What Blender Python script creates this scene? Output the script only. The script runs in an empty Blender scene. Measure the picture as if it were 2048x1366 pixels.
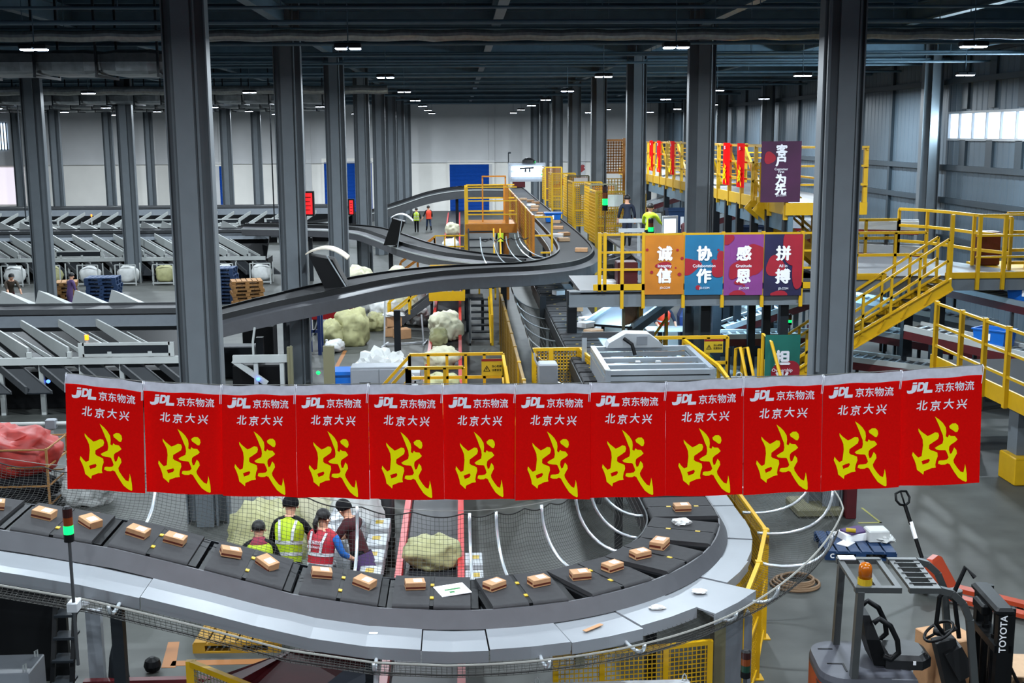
import bpy, bmesh, math, random
from mathutils import Vector, Matrix, Euler, noise
PI = math.pi
V = Vector
R_ = random.Random(11)
scn = bpy.context.scene
COL = scn.collection

# ------------------------------------------------------------------ camera, world, exposure
def look_camera():
    pitch, yaw, roll = math.radians(9.79), math.radians(2.42), math.radians(0.35)
    f = V((math.sin(yaw) * math.cos(pitch), math.cos(yaw) * math.cos(pitch), -math.sin(pitch)))
    r0 = V((math.cos(yaw), -math.sin(yaw), 0))
    u0 = r0.cross(f)
    r = r0 * math.cos(roll) - u0 * math.sin(roll)
    u = u0 * math.cos(roll) + r0 * math.sin(roll)
    cd = bpy.data.cameras.new('camera')
    cd.sensor_width = 36.0
    cd.lens = 42.19
    cd.clip_start, cd.clip_end = 0.1, 400
    c = bpy.data.objects.new('camera', cd)
    COL.objects.link(c)
    m = Matrix((r, u, -f)).transposed().to_4x4()
    m.translation = V((0, 0, 6.7))
    c.matrix_world = m
    scn.camera = c
look_camera()
w = bpy.data.worlds.new('world')
scn.world = w
w.use_nodes = True
w.node_tree.nodes['Background'].inputs[0].default_value = (0.30, 0.42, 0.60, 1)
w.node_tree.nodes['Background'].inputs[1].default_value = 0.10
vs = scn.view_settings
vs.view_transform = 'Standard'
vs.look = 'None'
vs.gamma = 1
vs.use_curve_mapping = False
vs.exposure = 1.6
LAMP_POWER = 225.0
ADDED_ROW_POWER = 260.0
DAYLIGHT_POWER = 420.0
scn.cycles.use_denoising = True
scn.cycles.max_bounces = 5
scn.cycles.sample_clamp_indirect = 4.0

# daylight through the strip window of the side wall
ld = bpy.data.lights.new('daylight', 'AREA')
ld.shape = 'RECTANGLE'; ld.size = 0.85; ld.size_y = 12
ld.energy = DAYLIGHT_POWER; ld.color = (0.62, 0.84, 1.0)
lo = bpy.data.objects.new('daylight', ld); COL.objects.link(lo)
lo.location = (17.85, 38.2, 6.9); lo.rotation_euler = (0, PI / 2, 0)

# ------------------------------------------------------------------ materials
def lin(c):
    c = c / 255.0
    return c / 12.92 if c <= 0.04045 else ((c + 0.055) / 1.055) ** 2.4
MATS = {}
BRIGHT = {'flag_red', 'flag_yellow', 'flag_white', 'heading', 'wall_upper', 'wall_lower', 'paper', 'print_white', 'skin', 'reflective', 'glow_door', 'shutter_blue', 'ceiling_steel', 'ceiling_sheet', 'pipe_silver', 'duct_foil'}
MIDDLE = {'tube_silver': 1.0, 'plate': .52, 'chute': .8, 'chute_dark': .3, 'concrete': .38, 'column_paint': .72, 'red_belt': .8, 'alu': .9, 'sack': .8, 'sack_white': .75, 'sack_green': .75, 'sack_silver': .7, 'white_paint': .62, 'cream': .8, 'bin_blue': .8, 'yellow': .62, 'cardboard': .6, 'cardboard_pale': .62, 'vest_lime': .7, 'vest_red': .7, 'vest_orange': .8, 'cloth_blue': .8, 'poster_blue': .55, 'poster_orange': .55}

def mat(name, rgb, rough=0.55, metal=0.0, var=0.0, scale=6.0, bump=0.0, emit=0.0, trans=0.0):
    m = bpy.data.materials.new(name)
    m.use_nodes = True
    nt = m.node_tree
    b = nt.nodes['Principled BSDF']
    k = 1.0 if (name in BRIGHT or emit) else MIDDLE.get(name, 0.45)
    col = tuple(lin(x) * k for x in rgb) + (1,)
    b.inputs['Base Color'].default_value = col
    b.inputs['Roughness'].default_value = rough
    b.inputs['Metallic'].default_value = metal
    if name in ('flag_red', 'flag_yellow', 'flag_white'): b.inputs['Specular IOR Level'].default_value = 0.05
    if name in ('concrete', 'frosted', 'steel_dark', 'belt_wet'): b.inputs['Specular IOR Level'].default_value = 0.22
    if name in ('black', 'rubber', 'belt', 'cloth_black'): b.inputs['Specular IOR Level'].default_value = 0.2
    if trans:
        b.inputs['Transmission Weight'].default_value = trans
    if var or bump:
        tc = nt.nodes.new('ShaderNodeTexCoord')
        nz = nt.nodes.new('ShaderNodeTexNoise')
        nz.inputs['Scale'].default_value = scale
        nz.inputs['Detail'].default_value = 5
        nt.links.new(tc.outputs['Object'], nz.inputs['Vector'])
    if var:
        rp = nt.nodes.new('ShaderNodeValToRGB')
        rp.color_ramp.elements[0].position = 0.3
        rp.color_ramp.elements[1].position = 0.72
        rp.color_ramp.elements[0].color = tuple(x * (1 - var) for x in col[:3]) + (1,)
        rp.color_ramp.elements[1].color = tuple(min(1, x * (1 + var)) for x in col[:3]) + (1,)
        nt.links.new(nz.outputs['Fac'], rp.inputs['Fac'])
        nt.links.new(rp.outputs['Color'], b.inputs['Base Color'])
    if bump:
        bp = nt.nodes.new('ShaderNodeBump')
        bp.inputs['Strength'].default_value = bump
        bp.inputs['Distance'].default_value = 0.02
        nt.links.new(nz.outputs['Fac'], bp.inputs['Height'])
        nt.links.new(bp.outputs['Normal'], b.inputs['Normal'])
    if emit:
        b.inputs['Emission Color'].default_value = col
        b.inputs['Emission Strength'].default_value = emit
    MATS[name] = m
    return m
mat('concrete', (104, 107, 103), 0.5, var=0.28, scale=1.3, bump=0.05)
mat('column_paint', (112, 120, 126), 0.55, var=0.06, scale=3)
mat('steel_dark', (42, 48, 54), 0.5, var=0.1, scale=4)
mat('ceiling_sheet', (40, 58, 72), 0.7, var=0.15, scale=2)
mat('ceiling_steel', (78, 102, 116), 0.5, var=0.12, scale=3)
mat('pipe_silver', (150, 152, 150), 0.35, 0.7, var=0.2, scale=9, bump=0.3)
mat('duct_foil', (130, 134, 136), 0.32, 0.8, var=0.2, scale=5, bump=0.4)
mat('wall_upper', (214, 214, 214), 0.6, var=0.05, scale=0.6)
mat('wall_lower', (246, 243, 236), 0.6, var=0.05, scale=0.5)  # white band; the lamp light falling on it is put into the colour
mat('wall_sheet', (108, 130, 146), 0.5, var=0.05, scale=0.8)
mat('girt', (62, 80, 92), 0.5, var=0.08)
mat('shutter_blue', (10, 74, 165), 0.45, var=0.06)
mat('yellow', (236, 184, 8), 0.42, var=0.06, scale=4)
mat('yellow_shaded', (164, 124, 20), 0.5, var=0.2, scale=4)  # yellow with the shade under the upper loop put into its colour
mat('yellow_orange', (226, 140, 10), 0.42, var=0.15, scale=4)
mat('red_paint', (172, 16, 24), 0.4, var=0.1)
mat('red_belt', (200, 20, 24), 0.4)
mat('dark_red', (104, 8, 22), 0.5, var=0.12)
mat('plate', (172, 178, 184), 0.42, 0.15, var=0.05, scale=2)
mat('skirt', (96, 97, 102), 0.5, var=0.08)
mat('belt', (70, 70, 72), 0.75, var=0.1, scale=14)
mat('belt_wet', (58, 60, 66), 0.45, var=0.15, scale=3)
mat('black', (15, 17, 20), 0.5, var=0.1)
mat('black_gloss', (18, 20, 24), 0.5)
mat('rubber', (24, 25, 27), 0.7)
mat('chute', (176, 180, 178), 0.45, var=0.12, scale=1.2)
mat('chute_dark', (96, 100, 104), 0.5, var=0.1)
mat('white_paint', (205, 210, 214), 0.45, var=0.04)
mat('cabinet_grey', (178, 184, 192), 0.45, var=0.04)
mat('alu', (190, 200, 208), 0.3, 0.6, var=0.04)
mat('flag_red', (214, 8, 6), 0.8, var=0.06, scale=60)
mat('flag_yellow', (236, 226, 4), 0.8)
mat('flag_white', (232, 232, 240), 0.8)
mat('heading', (206, 204, 214), 0.7, var=0.08, scale=20)
mat('cardboard', (208, 158, 112), 0.7, var=0.08, scale=12)
mat('cardboard_pale', (214, 176, 138), 0.7, var=0.08, scale=12)
mat('tape', (120, 52, 30), 0.4)
mat('paper', (236, 236, 238), 0.6, var=0.03)
mat('green_print', (40, 150, 70), 0.6)
mat('sack', (206, 202, 172), 0.6, var=0.15, scale=5, bump=0.35)
mat('sack_white', (214, 216, 214), 0.55, var=0.1, scale=5, bump=0.35)
mat('sack_silver', (176, 180, 184), 0.35, 0.4, var=0.2, scale=6, bump=0.5)
mat('sack_green', (178, 176, 126), 0.6, var=0.15, scale=5, bump=0.35)
mat('tarp_red', (206, 50, 40), 0.5, var=0.25, scale=5, bump=0.4)
mat('net', (62, 62, 58), 0.8)
mat('rope', (176, 176, 168), 0.8)
mat('rope_dark', (38, 38, 36), 0.8)
mat('hose', (176, 140, 104), 0.7)
mat('tube_silver', (200, 208, 212), 0.25, 0.6)
mat('wood', (196, 140, 74), 0.7, var=0.2, scale=7)
mat('pallet_blue', (24, 70, 122), 0.55, var=0.12)
mat('pallet_yellow', (214, 160, 30), 0.6, var=0.1)
mat('bin_blue', (12, 104, 200), 0.4, var=0.06)
mat('rack_blue', (20, 58, 130), 0.45)
mat('olive', (150, 146, 112), 0.6)
mat('cream', (226, 214, 194), 0.5)
mat('amber', (214, 110, 4), 0.15)
mat('forklift_grey', (92, 94, 104), 0.5, var=0.08)
mat('guard_grey', (84, 88, 88), 0.45, var=0.06)
mat('orange_paint', (226, 84, 44), 0.4, var=0.05)
mat('skin', (206, 156, 128), 0.6)
mat('hair', (18, 15, 16), 0.55)
mat('vest_lime', (206, 238, 30), 0.6)
mat('vest_red', (196, 24, 48), 0.6)
mat('vest_orange', (244, 66, 30), 0.6)
mat('reflective', (196, 200, 204), 0.35)
mat('cloth_black', (22, 22, 28), 0.8, var=0.1)
mat('cloth_blue', (26, 110, 200), 0.7)
mat('cloth_navy', (26, 42, 70), 0.8)
mat('cloth_maroon', (92, 14, 30), 0.8, var=0.15)
mat('cloth_purple', (108, 78, 140), 0.8)
mat('cloth_brown', (82, 66, 50), 0.8)
mat('cloth_pink', (206, 70, 100), 0.8)
mat('jeans', (50, 76, 112), 0.8)
mat('glow_white', (214, 230, 255), emit=12)
mat('glow_sky', (206, 230, 255), emit=1.0)
mat('glow_door', (236, 228, 240), emit=0.3)
mat('glow_green', (0, 240, 84), emit=1.0)
mat('glow_blue', (60, 100, 255), emit=2)
mat('glow_amber', (255, 110, 8), emit=1.6)
mat('glow_red', (255, 12, 18), emit=.45)
mat('glow_gate', (216, 234, 255), emit=1.6)
mat('lens_dark', (60, 12, 10), 0.3)
mat('lens_amber', (150, 70, 14), 0.3)
mat('lens_green', (10, 70, 50), 0.3)
mat('poster_orange', (232, 140, 16), 0.7, var=0.2, scale=1.6)
mat('poster_blue', (20, 128, 178), 0.7, var=0.12, scale=1.6)
mat('poster_purple', (170, 74, 170), 0.7, var=0.12, scale=1.6)
mat('poster_navy', (32, 26, 88), 0.7, var=0.4, scale=1.4)
mat('poster_plum', (88, 18, 78), 0.7, var=0.3, scale=1.2)
mat('poster_teal', (0, 138, 122), 0.7, var=0.15, scale=1.6)
mat('print_red', (206, 14, 52), 0.7, var=0.1, scale=4)
mat('print_white', (224, 224, 232), 0.7)
mat('sign_yellow', (246, 206, 20), 0.5)
mat('paint_line', (196, 190, 70), 0.6)
mat('paint_orange', (196, 126, 60), 0.6)
mat('frosted', (150, 158, 166), 0.3, var=0.05)

# ------------------------------------------------------------------ mesh building
class MB:
    def __init__(s):
        s.v, s.f, s.m, s.smooth = [], [], [], False
        s.mi = 0
    def add(s, vs_, fs):
        n = len(s.v)
        s.v += [tuple(p) for p in vs_]
        for f in fs:
            s.f.append(tuple(i + n for i in f))
            s.m.append(s.mi)
        return s
    def box(s, x0, x1, y0, y1, z0, z1):
        return s.add([(x0, y0, z0), (x1, y0, z0), (x1, y1, z0), (x0, y1, z0), (x0, y0, z1), (x1, y0, z1), (x1, y1, z1), (x0, y1, z1)],
                     [(0, 3, 2, 1), (4, 5, 6, 7), (0, 1, 5, 4), (1, 2, 6, 5), (2, 3, 7, 6), (3, 0, 4, 7)])
    def cbox(s, c, d, rz=0.0, rx=0.0, ry=0.0):
        m = Euler((rx, ry, rz)).to_matrix()
        c = V(c)
        p = [c + m @ V((sx * d[0] / 2, sy * d[1] / 2, sz * d[2] / 2)) for sz in (-1, 1) for sx, sy in ((-1, -1), (1, -1), (1, 1), (-1, 1))]
        return s.add(p, [(0, 3, 2, 1), (4, 5, 6, 7), (0, 1, 5, 4), (1, 2, 6, 5), (2, 3, 7, 6), (3, 0, 4, 7)])
    def rbox(s, c, d, b=0.01, rz=0.0):
        """box with chamfered edges"""
        c = V(c); m = Matrix.Rotation(rz, 3, 'Z')
        hx, hy, hz = d[0] / 2, d[1] / 2, d[2] / 2
        rings = []
        for z, k in ((-hz, b), (-hz + b, 0), (hz - b, 0), (hz, b)):
            x, y = hx - k, hy - k
            q = b * 0.6
            rings.append([c + m @ V(p) for p in ((-x + q, -y, z), (x - q, -y, z), (x, -y + q, z), (x, y - q, z), (x - q, y, z), (-x + q, y, z), (-x, y - q, z), (-x, -y + q, z))])
        return s.loft(rings, True)
    def loft(s, rings, caps=True):
        n = len(rings[0]); fs = []
        for i in range(len(rings) - 1):
            for j in range(n):
                a, b2 = i * n + j, i * n + (j + 1) % n
                fs.append((a, b2, b2 + n, a + n))
        if caps:
            fs.append(tuple(range(n - 1, -1, -1)))
            fs.append(tuple((len(rings) - 1) * n + j for j in range(n)))
        return s.add([p for r in rings for p in r], fs)
    def bar(s, p, q, wd, ht=None, up=(0, 0, 1)):
        p, q = V(p), V(q); ht = ht or wd
        d = (q - p)
        if d.length < 1e-6: return s
        d.normalize(); u = V(up)
        if abs(d.dot(u)) > 0.98: u = V((0, 1, 0))
        l = d.cross(u).normalized(); u = l.cross(d)
        o = [l * (sx * wd / 2) + u * (sy * ht / 2) for sx, sy in ((-1, -1), (1, -1), (1, 1), (-1, 1))]
        return s.loft([[p + k for k in o], [q + k for k in o]])
    def tube(s, pts, r, n=6, caps=True):
        pts = [V(p) for p in pts]; rings = []; u = None
        for i, p in enumerate(pts):
            a, b2 = pts[max(0, i - 1)], pts[min(len(pts) - 1, i + 1)]
            d = (b2 - a).normalized()
            if u is None:
                u = d.orthogonal().normalized()
            u = (u - d * u.dot(d)).normalized()
            l = d.cross(u)
            rr = r[i] if isinstance(r, (list, tuple)) else r
            rings.append([p + (u * math.cos(2 * PI * k / n) + l * math.sin(2 * PI * k / n)) * rr for k in range(n)])
        return s.loft(rings, caps)
    def cyl(s, c, r, z0, z1, n=16, r2=None):
        r2 = r if r2 is None else r2
        return s.loft([[(c[0] + q * math.cos(2 * PI * k / n), c[1] + q * math.sin(2 * PI * k / n), z) for k in range(n)] for z, q in ((z0, r), (z1, r2))])
    def lathe(s, c, prof, n=16):
        return s.loft([[(c[0] + q * math.cos(2 * PI * k / n), c[1] + q * math.sin(2 * PI * k / n), c[2] + z) for k in range(n)] for q, z in prof])
    def prism(s, poly, z0, z1):
        return s.loft([[(x, y, z0) for x, y in poly], [(x, y, z1) for x, y in poly]])
    def prismx(s, poly, x0, x1):
        """polygon in (y,z) extruded along x"""
        return s.loft([[(x0, y, z) for y, z in poly], [(x1, y, z) for y, z in poly]])
    def prismy(s, poly, y0, y1):
        """polygon in (x,z) extruded along y"""
        return s.loft([[(x, y0, z) for x, z in poly], [(x, y1, z) for x, z in poly]])
    def sweep(s, path, prof, closed=True):
        """prof: (lateral, up) points carried along a path of Vectors"""
        rings = []
        for i, p in enumerate(path):
            a, b2 = path[max(0, i - 1)], path[min(len(path) - 1, i + 1)]
            t = (b2 - a); t.z = 0; t.normalize()
            l = V((t.y, -t.x, 0))
            rings.append([p + l * u + V((0, 0, h)) for u, h in prof])
        if closed:
            return s.loft(rings)
        n = len(prof)
        return s.add([p for r in rings for p in r], [(i * n + j, i * n + j + 1, (i + 1) * n + j + 1, (i + 1) * n + j) for i in range(len(rings) - 1) for j in range(n - 1)])
    def grid(s, fn, nu, nv):
        return s.add([fn(i / nu, j / nv) for i in range(nu + 1) for j in range(nv + 1)],
                     [(i * (nv + 1) + j, (i + 1) * (nv + 1) + j, (i + 1) * (nv + 1) + j + 1, i * (nv + 1) + j + 1) for i in range(nu) for j in range(nv)])
    def blob(s, c, d, seed, amp=0.16, sub=3, freq=1.6, rz=0.0):
        """crumpled sack: an icosphere pushed about by noise, flat at its base"""
        bm = bmesh.new()
        bmesh.ops.create_icosphere(bm, subdivisions=sub, radius=1)
        off = V((seed * 3.17, seed * 1.31, seed * 2.23)); m = Matrix.Rotation(rz, 3, 'Z')
        vv = []
        for v in bm.verts:
            p = v.co.copy()
            rg = lambda q: 1 - 2.4 * abs(noise.noise(p * q + off))
            az = math.atan2(p.y, p.x)
            k = 1 + amp * (1.1 * noise.noise(p * freq + off) + .5 * rg(freq * 1.7) + .28 * rg(freq * 3.7) + .14 * rg(freq * 8))
            k += amp * .3 * math.sin(az * 7 + 6 * noise.noise(p * 1.3 + off)) * max(0, p.z + .1)
            p = V((math.copysign(abs(p.x) ** 0.85, p.x), math.copysign(abs(p.y) ** 0.85, p.y), math.copysign(abs(p.z) ** 0.9, p.z))) * k
            p.z = max(p.z, -0.86)
            vv.append(V(c) + m @ V((p.x * d[0] / 2, p.y * d[1] / 2, (p.z + 0.86) / 1.86 * d[2])))
        fs = [tuple(x.index for x in f.verts) for f in bm.faces]
        bm.free()
        return s.add(vv, fs)
    def flat(s, polys, M, sub=0):
        """filled 2-D outlines (with holes) placed by the matrix M"""
        me = outline_mesh(polys, sub)
        return s.add([M @ V(p) for p in me[0]], me[1])
    def text(s, body, size, M, bold=0.0, shear=0.0, align='CENTER', sub=0, cloth=False):
        me = text_mesh(body, bold if cloth else 0.0, shear, align, sub)
        for i, (dx, dy) in enumerate(((0, 0),) if cloth or not bold else ((-bold, 0), (bold, 0), (0, bold * .8), (0, -bold * .8))):
            s.add([M @ ((V(p) + V((dx, dy, 0))) * size + V((0, 0, i * .0012))) for p in me[0]], me[1])
        return s

def finish2d(me, sub):
    bm = bmesh.new(); bm.from_mesh(me)
    bmesh.ops.triangulate(bm, faces=bm.faces)
    if sub:
        bmesh.ops.subdivide_edges(bm, edges=bm.edges, cuts=sub)
        bmesh.ops.triangulate(bm, faces=bm.faces)
    bm.verts.index_update()
    r = ([tuple(v.co) for v in bm.verts], [tuple(x.index for x in f.verts) for f in bm.faces])
    bm.free()
    return r
TXT = {}
def curve_to_data(ob, sub):
    COL.objects.link(ob)
    dg = bpy.context.evaluated_depsgraph_get()
    me = bpy.data.meshes.new_from_object(ob.evaluated_get(dg))
    r = finish2d(me, sub)
    d = ob.data
    bpy.data.objects.remove(ob); bpy.data.curves.remove(d); bpy.data.meshes.remove(me)
    return r
def text_mesh(body, bold, shear, align, sub):
    k = (body, bold, shear, align, sub)
    if k not in TXT:
        cu = bpy.data.curves.new('lettering', 'FONT')
        cu.body = body; cu.size = 1; cu.align_x = align; cu.align_y = 'CENTER'
        cu.offset = bold; cu.shear = shear; cu.resolution_u = 3; cu.fill_mode = 'FRONT'
        TXT[k] = curve_to_data(bpy.data.objects.new('lettering', cu), sub)
    return TXT[k]
def outline_mesh(polys, sub):
    k = (str(polys), sub)
    if k not in TXT:
        cu = bpy.data.curves.new('outline', 'CURVE')
        cu.dimensions = '2D'; cu.fill_mode = 'BOTH'
        for p in polys:
            sp = cu.splines.new('POLY'); sp.points.add(len(p) - 1)
            for q, (x, y) in zip(sp.points, p): q.co = (x, y, 0, 1)
            sp.use_cyclic_u = True
        TXT[k] = curve_to_data(bpy.data.objects.new('outline', cu), sub)
    return TXT[k]

ORIGIN = {}
def obj(name, mb, m, parent=None, loc=(0, 0, 0), smooth=False, local=False):
    """links the built mesh as ONE object; a part shares the origin of its thing"""
    me = bpy.data.meshes.new(name)
    o0 = V((0, 0, 0)) if local else (ORIGIN[parent.name] if parent else V(loc))
    me.from_pydata([tuple(V(p) - o0) for p in mb.v], [], mb.f)
    for k in ([m] if isinstance(m, str) else m): me.materials.append(MATS[k])
    if not isinstance(m, str): me.polygons.foreach_set('material_index', mb.m)
    if smooth: me.polygons.foreach_set('use_smooth', [True] * len(me.polygons))
    me.update()
    bm = bmesh.new(); bm.from_mesh(me)
    bmesh.ops.recalc_face_normals(bm, faces=bm.faces)
    bm.to_mesh(me); bm.free()
    o = bpy.data.objects.new(name, me)
    COL.objects.link(o)
    if parent: o.parent = parent
    else: o.location = V(loc) if not local else V((0, 0, 0))
    ORIGIN[o.name] = o0
    return o
def tag(o, label, cat, group=None):
    o['label'] = label; o['category'] = cat
    if group: o['group'] = group
    return o
def thing(name, label, cat, loc=(0, 0, 0), group=None, rz=0.0):
    o = bpy.data.objects.new(name, None); COL.objects.link(o)
    o.empty_display_size = 0.2
    o.location = loc; o.rotation_euler = (0, 0, rz)
    ORIGIN[o.name] = V((0, 0, 0)) if rz else V(loc)
    return tag(o, label, cat, group)
def struct(name, mb, m, parent=None, smooth=False):
    o = obj(name, mb, m, parent, smooth=smooth)
    if not parent: o['kind'] = 'structure'
    return o
def copy_tree(o, parent=None):
    c = o.copy(); COL.objects.link(c)
    if parent: c.parent = parent
    ORIGIN[c.name] = ORIGIN[o.name]
    for ch in list(o.children): copy_tree(ch, c)
    return c
def dup(o, loc, rz, label, group=None):
    c = copy_tree(o); c.location = loc; c.rotation_euler = (0, 0, rz); c['label'] = label
    if group: c['group'] = group
    return c
def facing(loc, rz=0.0, tilt=0.0):
    """matrix for lettering that stands upright and faces -Y before turning by rz"""
    return Matrix.Translation(V(loc)) @ Matrix.Rotation(rz, 4, 'Z') @ Matrix.Rotation(PI / 2 + tilt, 4, 'X')
def smoothpath(pts, n=8):
    pts = [V(p) for p in pts]; out = []
    for i in range(len(pts) - 1):
        p0, p1, p2, p3 = pts[max(0, i - 1)], pts[i], pts[i + 1], pts[min(len(pts) - 1, i + 2)]
        for k in range(n):
            t = k / n
            out.append(0.5 * (2 * p1 + (p2 - p0) * t + (2 * p0 - 5 * p1 + 4 * p2 - p3) * t * t + (3 * p1 - p0 - 3 * p2 + p3) * t ** 3))
    return out + [pts[-1]]
NTH = ['first', 'second', 'third', 'fourth', 'fifth', 'sixth', 'seventh', 'eighth', 'ninth', 'tenth', 'eleventh', 'twelfth']
# ------------------------------------------------------------------ setting
FY0, FY1, XL, XR, ZC = -6.0, 108.0, -48.0, 18.1, 10.4
struct('floor', MB().box(XL, XR + 0.3, FY0, FY1, -0.2, 0), 'concrete')
struct('ceiling', MB().box(XL, XR + 0.3, FY0, FY1, ZC, ZC + 0.2), 'ceiling_sheet')
mb = MB()
mb.box(XL, XR, FY1, FY1 + 0.3, 4.35, ZC)
struct('wall_back', mb, 'wall_upper')
struct('wall_back_lower', MB().box(XL, XR, FY1, FY1 + 0.3, 0, 4.35), 'wall_lower')
mb = MB()
for i in range(9):
    x = -46 + i * 8.1
    mb.box(x, x + 0.5, FY1 - 0.12, FY1, 0, 9.4)
mb.box(XL, XR, FY1 - 0.25, FY1, 4.28, 4.36)
struct('trim_1', mb, 'wall_upper')
mb = MB(); mb.box(XL, XR, FY1 - 0.5, FY1, 9.35, ZC)
struct('trim_2', mb, 'ceiling_steel')
struct('wall_left', MB().box(XL - 0.3, XL, FY0, FY1, 0, ZC), 'wall_upper')
# side wall of profiled sheet with girts, posts and a strip window
wy0, wy1, wz0, wz1 = 32.0, 44.25, 6.46, 7.34
mb = MB()
for a, b, z0, z1 in ((FY0, wy0, 0, ZC), (wy1, FY1, 0, ZC), (wy0, wy1, 0, wz0), (wy0, wy1, wz1, ZC)):
    n = max(1, int((b - a) / 0.45))
    for i in range(n):
        y = a + (b - a) * i / n; d = (b - a) / n
        mb.add([(XR, y, z0), (XR, y, z1), (XR - 0.015, y + d * .18, z0), (XR - 0.015, y + d * .18, z1), (XR - .015, y + d * .8, z0), (XR - .015, y + d * .8, z1), (XR, y + d, z0), (XR, y + d, z1)],
               [(0, 1, 3, 2), (2, 3, 5, 4), (4, 5, 7, 6)])
struct('wall_right', mb, 'wall_sheet')
mb = MB()
for z in (1.3, 2.7, 4.1, 5.3, 8.4, 9.4):
    mb.box(XR - 0.17, XR - 0.02, 20, FY1, z, z + 0.2)
for y in (22, 26, 30, 50, 54, 60, 64, 72, 76, 86, 90, 98, 102):
    mb.box(XR - 0.14, XR - 0.02, y, y + .22, 0, ZC)
for y in (34, 36, 38.2, 40.4, 42.6): mb.box(XR - .1, XR - .02, y, y + .5, 7.5, 9.4); mb.box(XR - .1, XR - .02, y, y + .5, 5.5, 6.4)
struct('trim_3', mb, 'girt')
w1 = struct('window_1', MB().box(XR + 0.02, XR + 0.05, wy0, wy1, wz0, wz1), 'glow_sky')
mb = MB()
for y in [wy0 + 1.13 * i for i in range(11)] + [wy1]: mb.box(XR - 0.08, XR, y - .03, y + .03, wz0, wz1)
mb.box(XR - 0.1, XR, wy0, wy1, wz0 - .08, wz0); mb.box(XR - .1, XR, wy0, wy1, wz1, wz1 + .08)
obj('window_frame', mb, 'white_paint', w1)
w2 = struct('window_2', MB().box(-40.9, -39.4, FY1 - .06, FY1 - .02, 5.7, 7.9), 'glow_sky')
mb = MB()
for i in range(7): mb.box(-40.95 + .25 * i, -40.87 + .25 * i, FY1 - .14, FY1 - .06, 5.6, 8)
obj('window_bars', mb, 'girt', w2)
struct('window_3', MB().box(-41.2, -38.2, FY1 - .06, FY1 - .01, 0.9, 4.1), 'glow_door')
def shutter(n, x0, x1, z1):
    mb = MB()
    k = int(z1 / 0.11)
    for i in range(k):
        z = z1 * i / k; h = z1 / k
        mb.add([(x0, FY1 - .05, z), (x1, FY1 - .05, z), (x1, FY1 - .09, z + h / 2), (x0, FY1 - .09, z + h / 2), (x1, FY1 - .05, z + h), (x0, FY1 - .05, z + h)], [(0, 1, 2, 3), (3, 2, 4, 5)])
    d = struct('door_%d' % n, mb, 'shutter_blue')
    obj('door_frame', MB().box(x0 - .2, x0, FY1 - .14, FY1, 0, z1 + .3).box(x1, x1 + .2, FY1 - .14, FY1, 0, z1 + .3).box(x0, x1, FY1 - .14, FY1, z1, z1 + .3), 'wall_lower', d)
shutter(1, -0.9, 2.9, 4.1); shutter(2, -12.0, -7.8, 4.4); shutter(3, -23.5, -20.2, 4.1)
# steel columns of crossed flanges on a grid
def column_poly(cx, cy, k=1.0):
    a, b, w_, t = 0.36 * k, 0.335 * k, 0.15 * k, 0.02 * k
    q = []
    for i in range(4):
        c, s = math.cos(i * PI / 2), math.sin(i * PI / 2)
        for x, y in ((t, -t), (t, -b), (w_, -b), (w_, -a), (-w_, -a), (-w_, -b), (-t, -b), (-t, -t)):
            pass
        for x, y in ((-t, -b), (-w_, -b), (-w_, -a), (w_, -a), (w_, -b), (t, -b), (t, -t)):
            q.append((cx + x * c - y * s, cy + x * s + y * c))
    return q
CX = (-37.4, -26.35, -15.3, -4.5, 6.5, 17.5)
CY = [20.6 + 12 * i for i in range(8)]
for x in CX:
    for y in CY:
        if (x < -30 and y < 68) or (x == -26.35 and y < 56) or (x == -15.3 and y < 40) or (x > 17 and y < 30): continue
        c = struct('steel_column', MB().prism(column_poly(x, y), 0, ZC), 'column_paint')
        if (x, y) == (6.5, 20.6):
            obj('plinth', MB().rbox((x - .22, y - .1, .08), (.82, .82, .16), .03), 'olive', c)
        if y < 60 and abs(x) < 10:
            obj('conduit', MB().tube([(x + .2, y - .3, 0), (x + .2, y - .3, ZC)], .025), 'column_paint', c)
struct('trim_4', MB().box(6.14, 6.19, 20.2, 20.24, 2.6, 9.2), 'column_paint')
# roof steel: beams over each column line, purlins, pipes, ducts
mb = MB()
for y in CY:
    for z0, z1, wd in ((9.3, 9.36, .3), (9.36, 9.9, .03), (9.9, 9.96, .3)): mb.box(XL, XR, y - wd / 2, y + wd / 2, z0, z1)
struct('ceiling_beam', mb, 'ceiling_steel')
mb = MB()
for x in CX + (-10, 1.0, 12):
    for z0, z1, wd in ((9.5, 9.55, .24), (9.55, 9.95, .02), (9.95, 10, .24)): mb.box(x - wd / 2, x + wd / 2, 14, FY1, z0, z1)
struct('ceiling_beam', mb, 'ceiling_steel')
mb = MB()
y = 15.0
while y < FY1:
    mb.box(XL, XR, y, y + .09, 10.0, 10.26); y += 1.5
struct('ceiling_beam', mb, 'ceiling_steel')
mb = MB()
for y in CY:                                        # knee braces and slanted stays between the beams
    for x in (-4.5, 6.5):
        for dx in (-3.2, 3.2): mb.bar((x, y, 9.35), (x + dx, y + .2, 10.0), .1)
for x in (-14, -8.5, -2, 3, 9, 14):
    for y in (22, 34, 46): mb.bar((x, y, 9.9), (x + 2.4, y + 5, 10.1), .07)
struct('trim_5', mb, 'ceiling_steel')
k = 0
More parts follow.
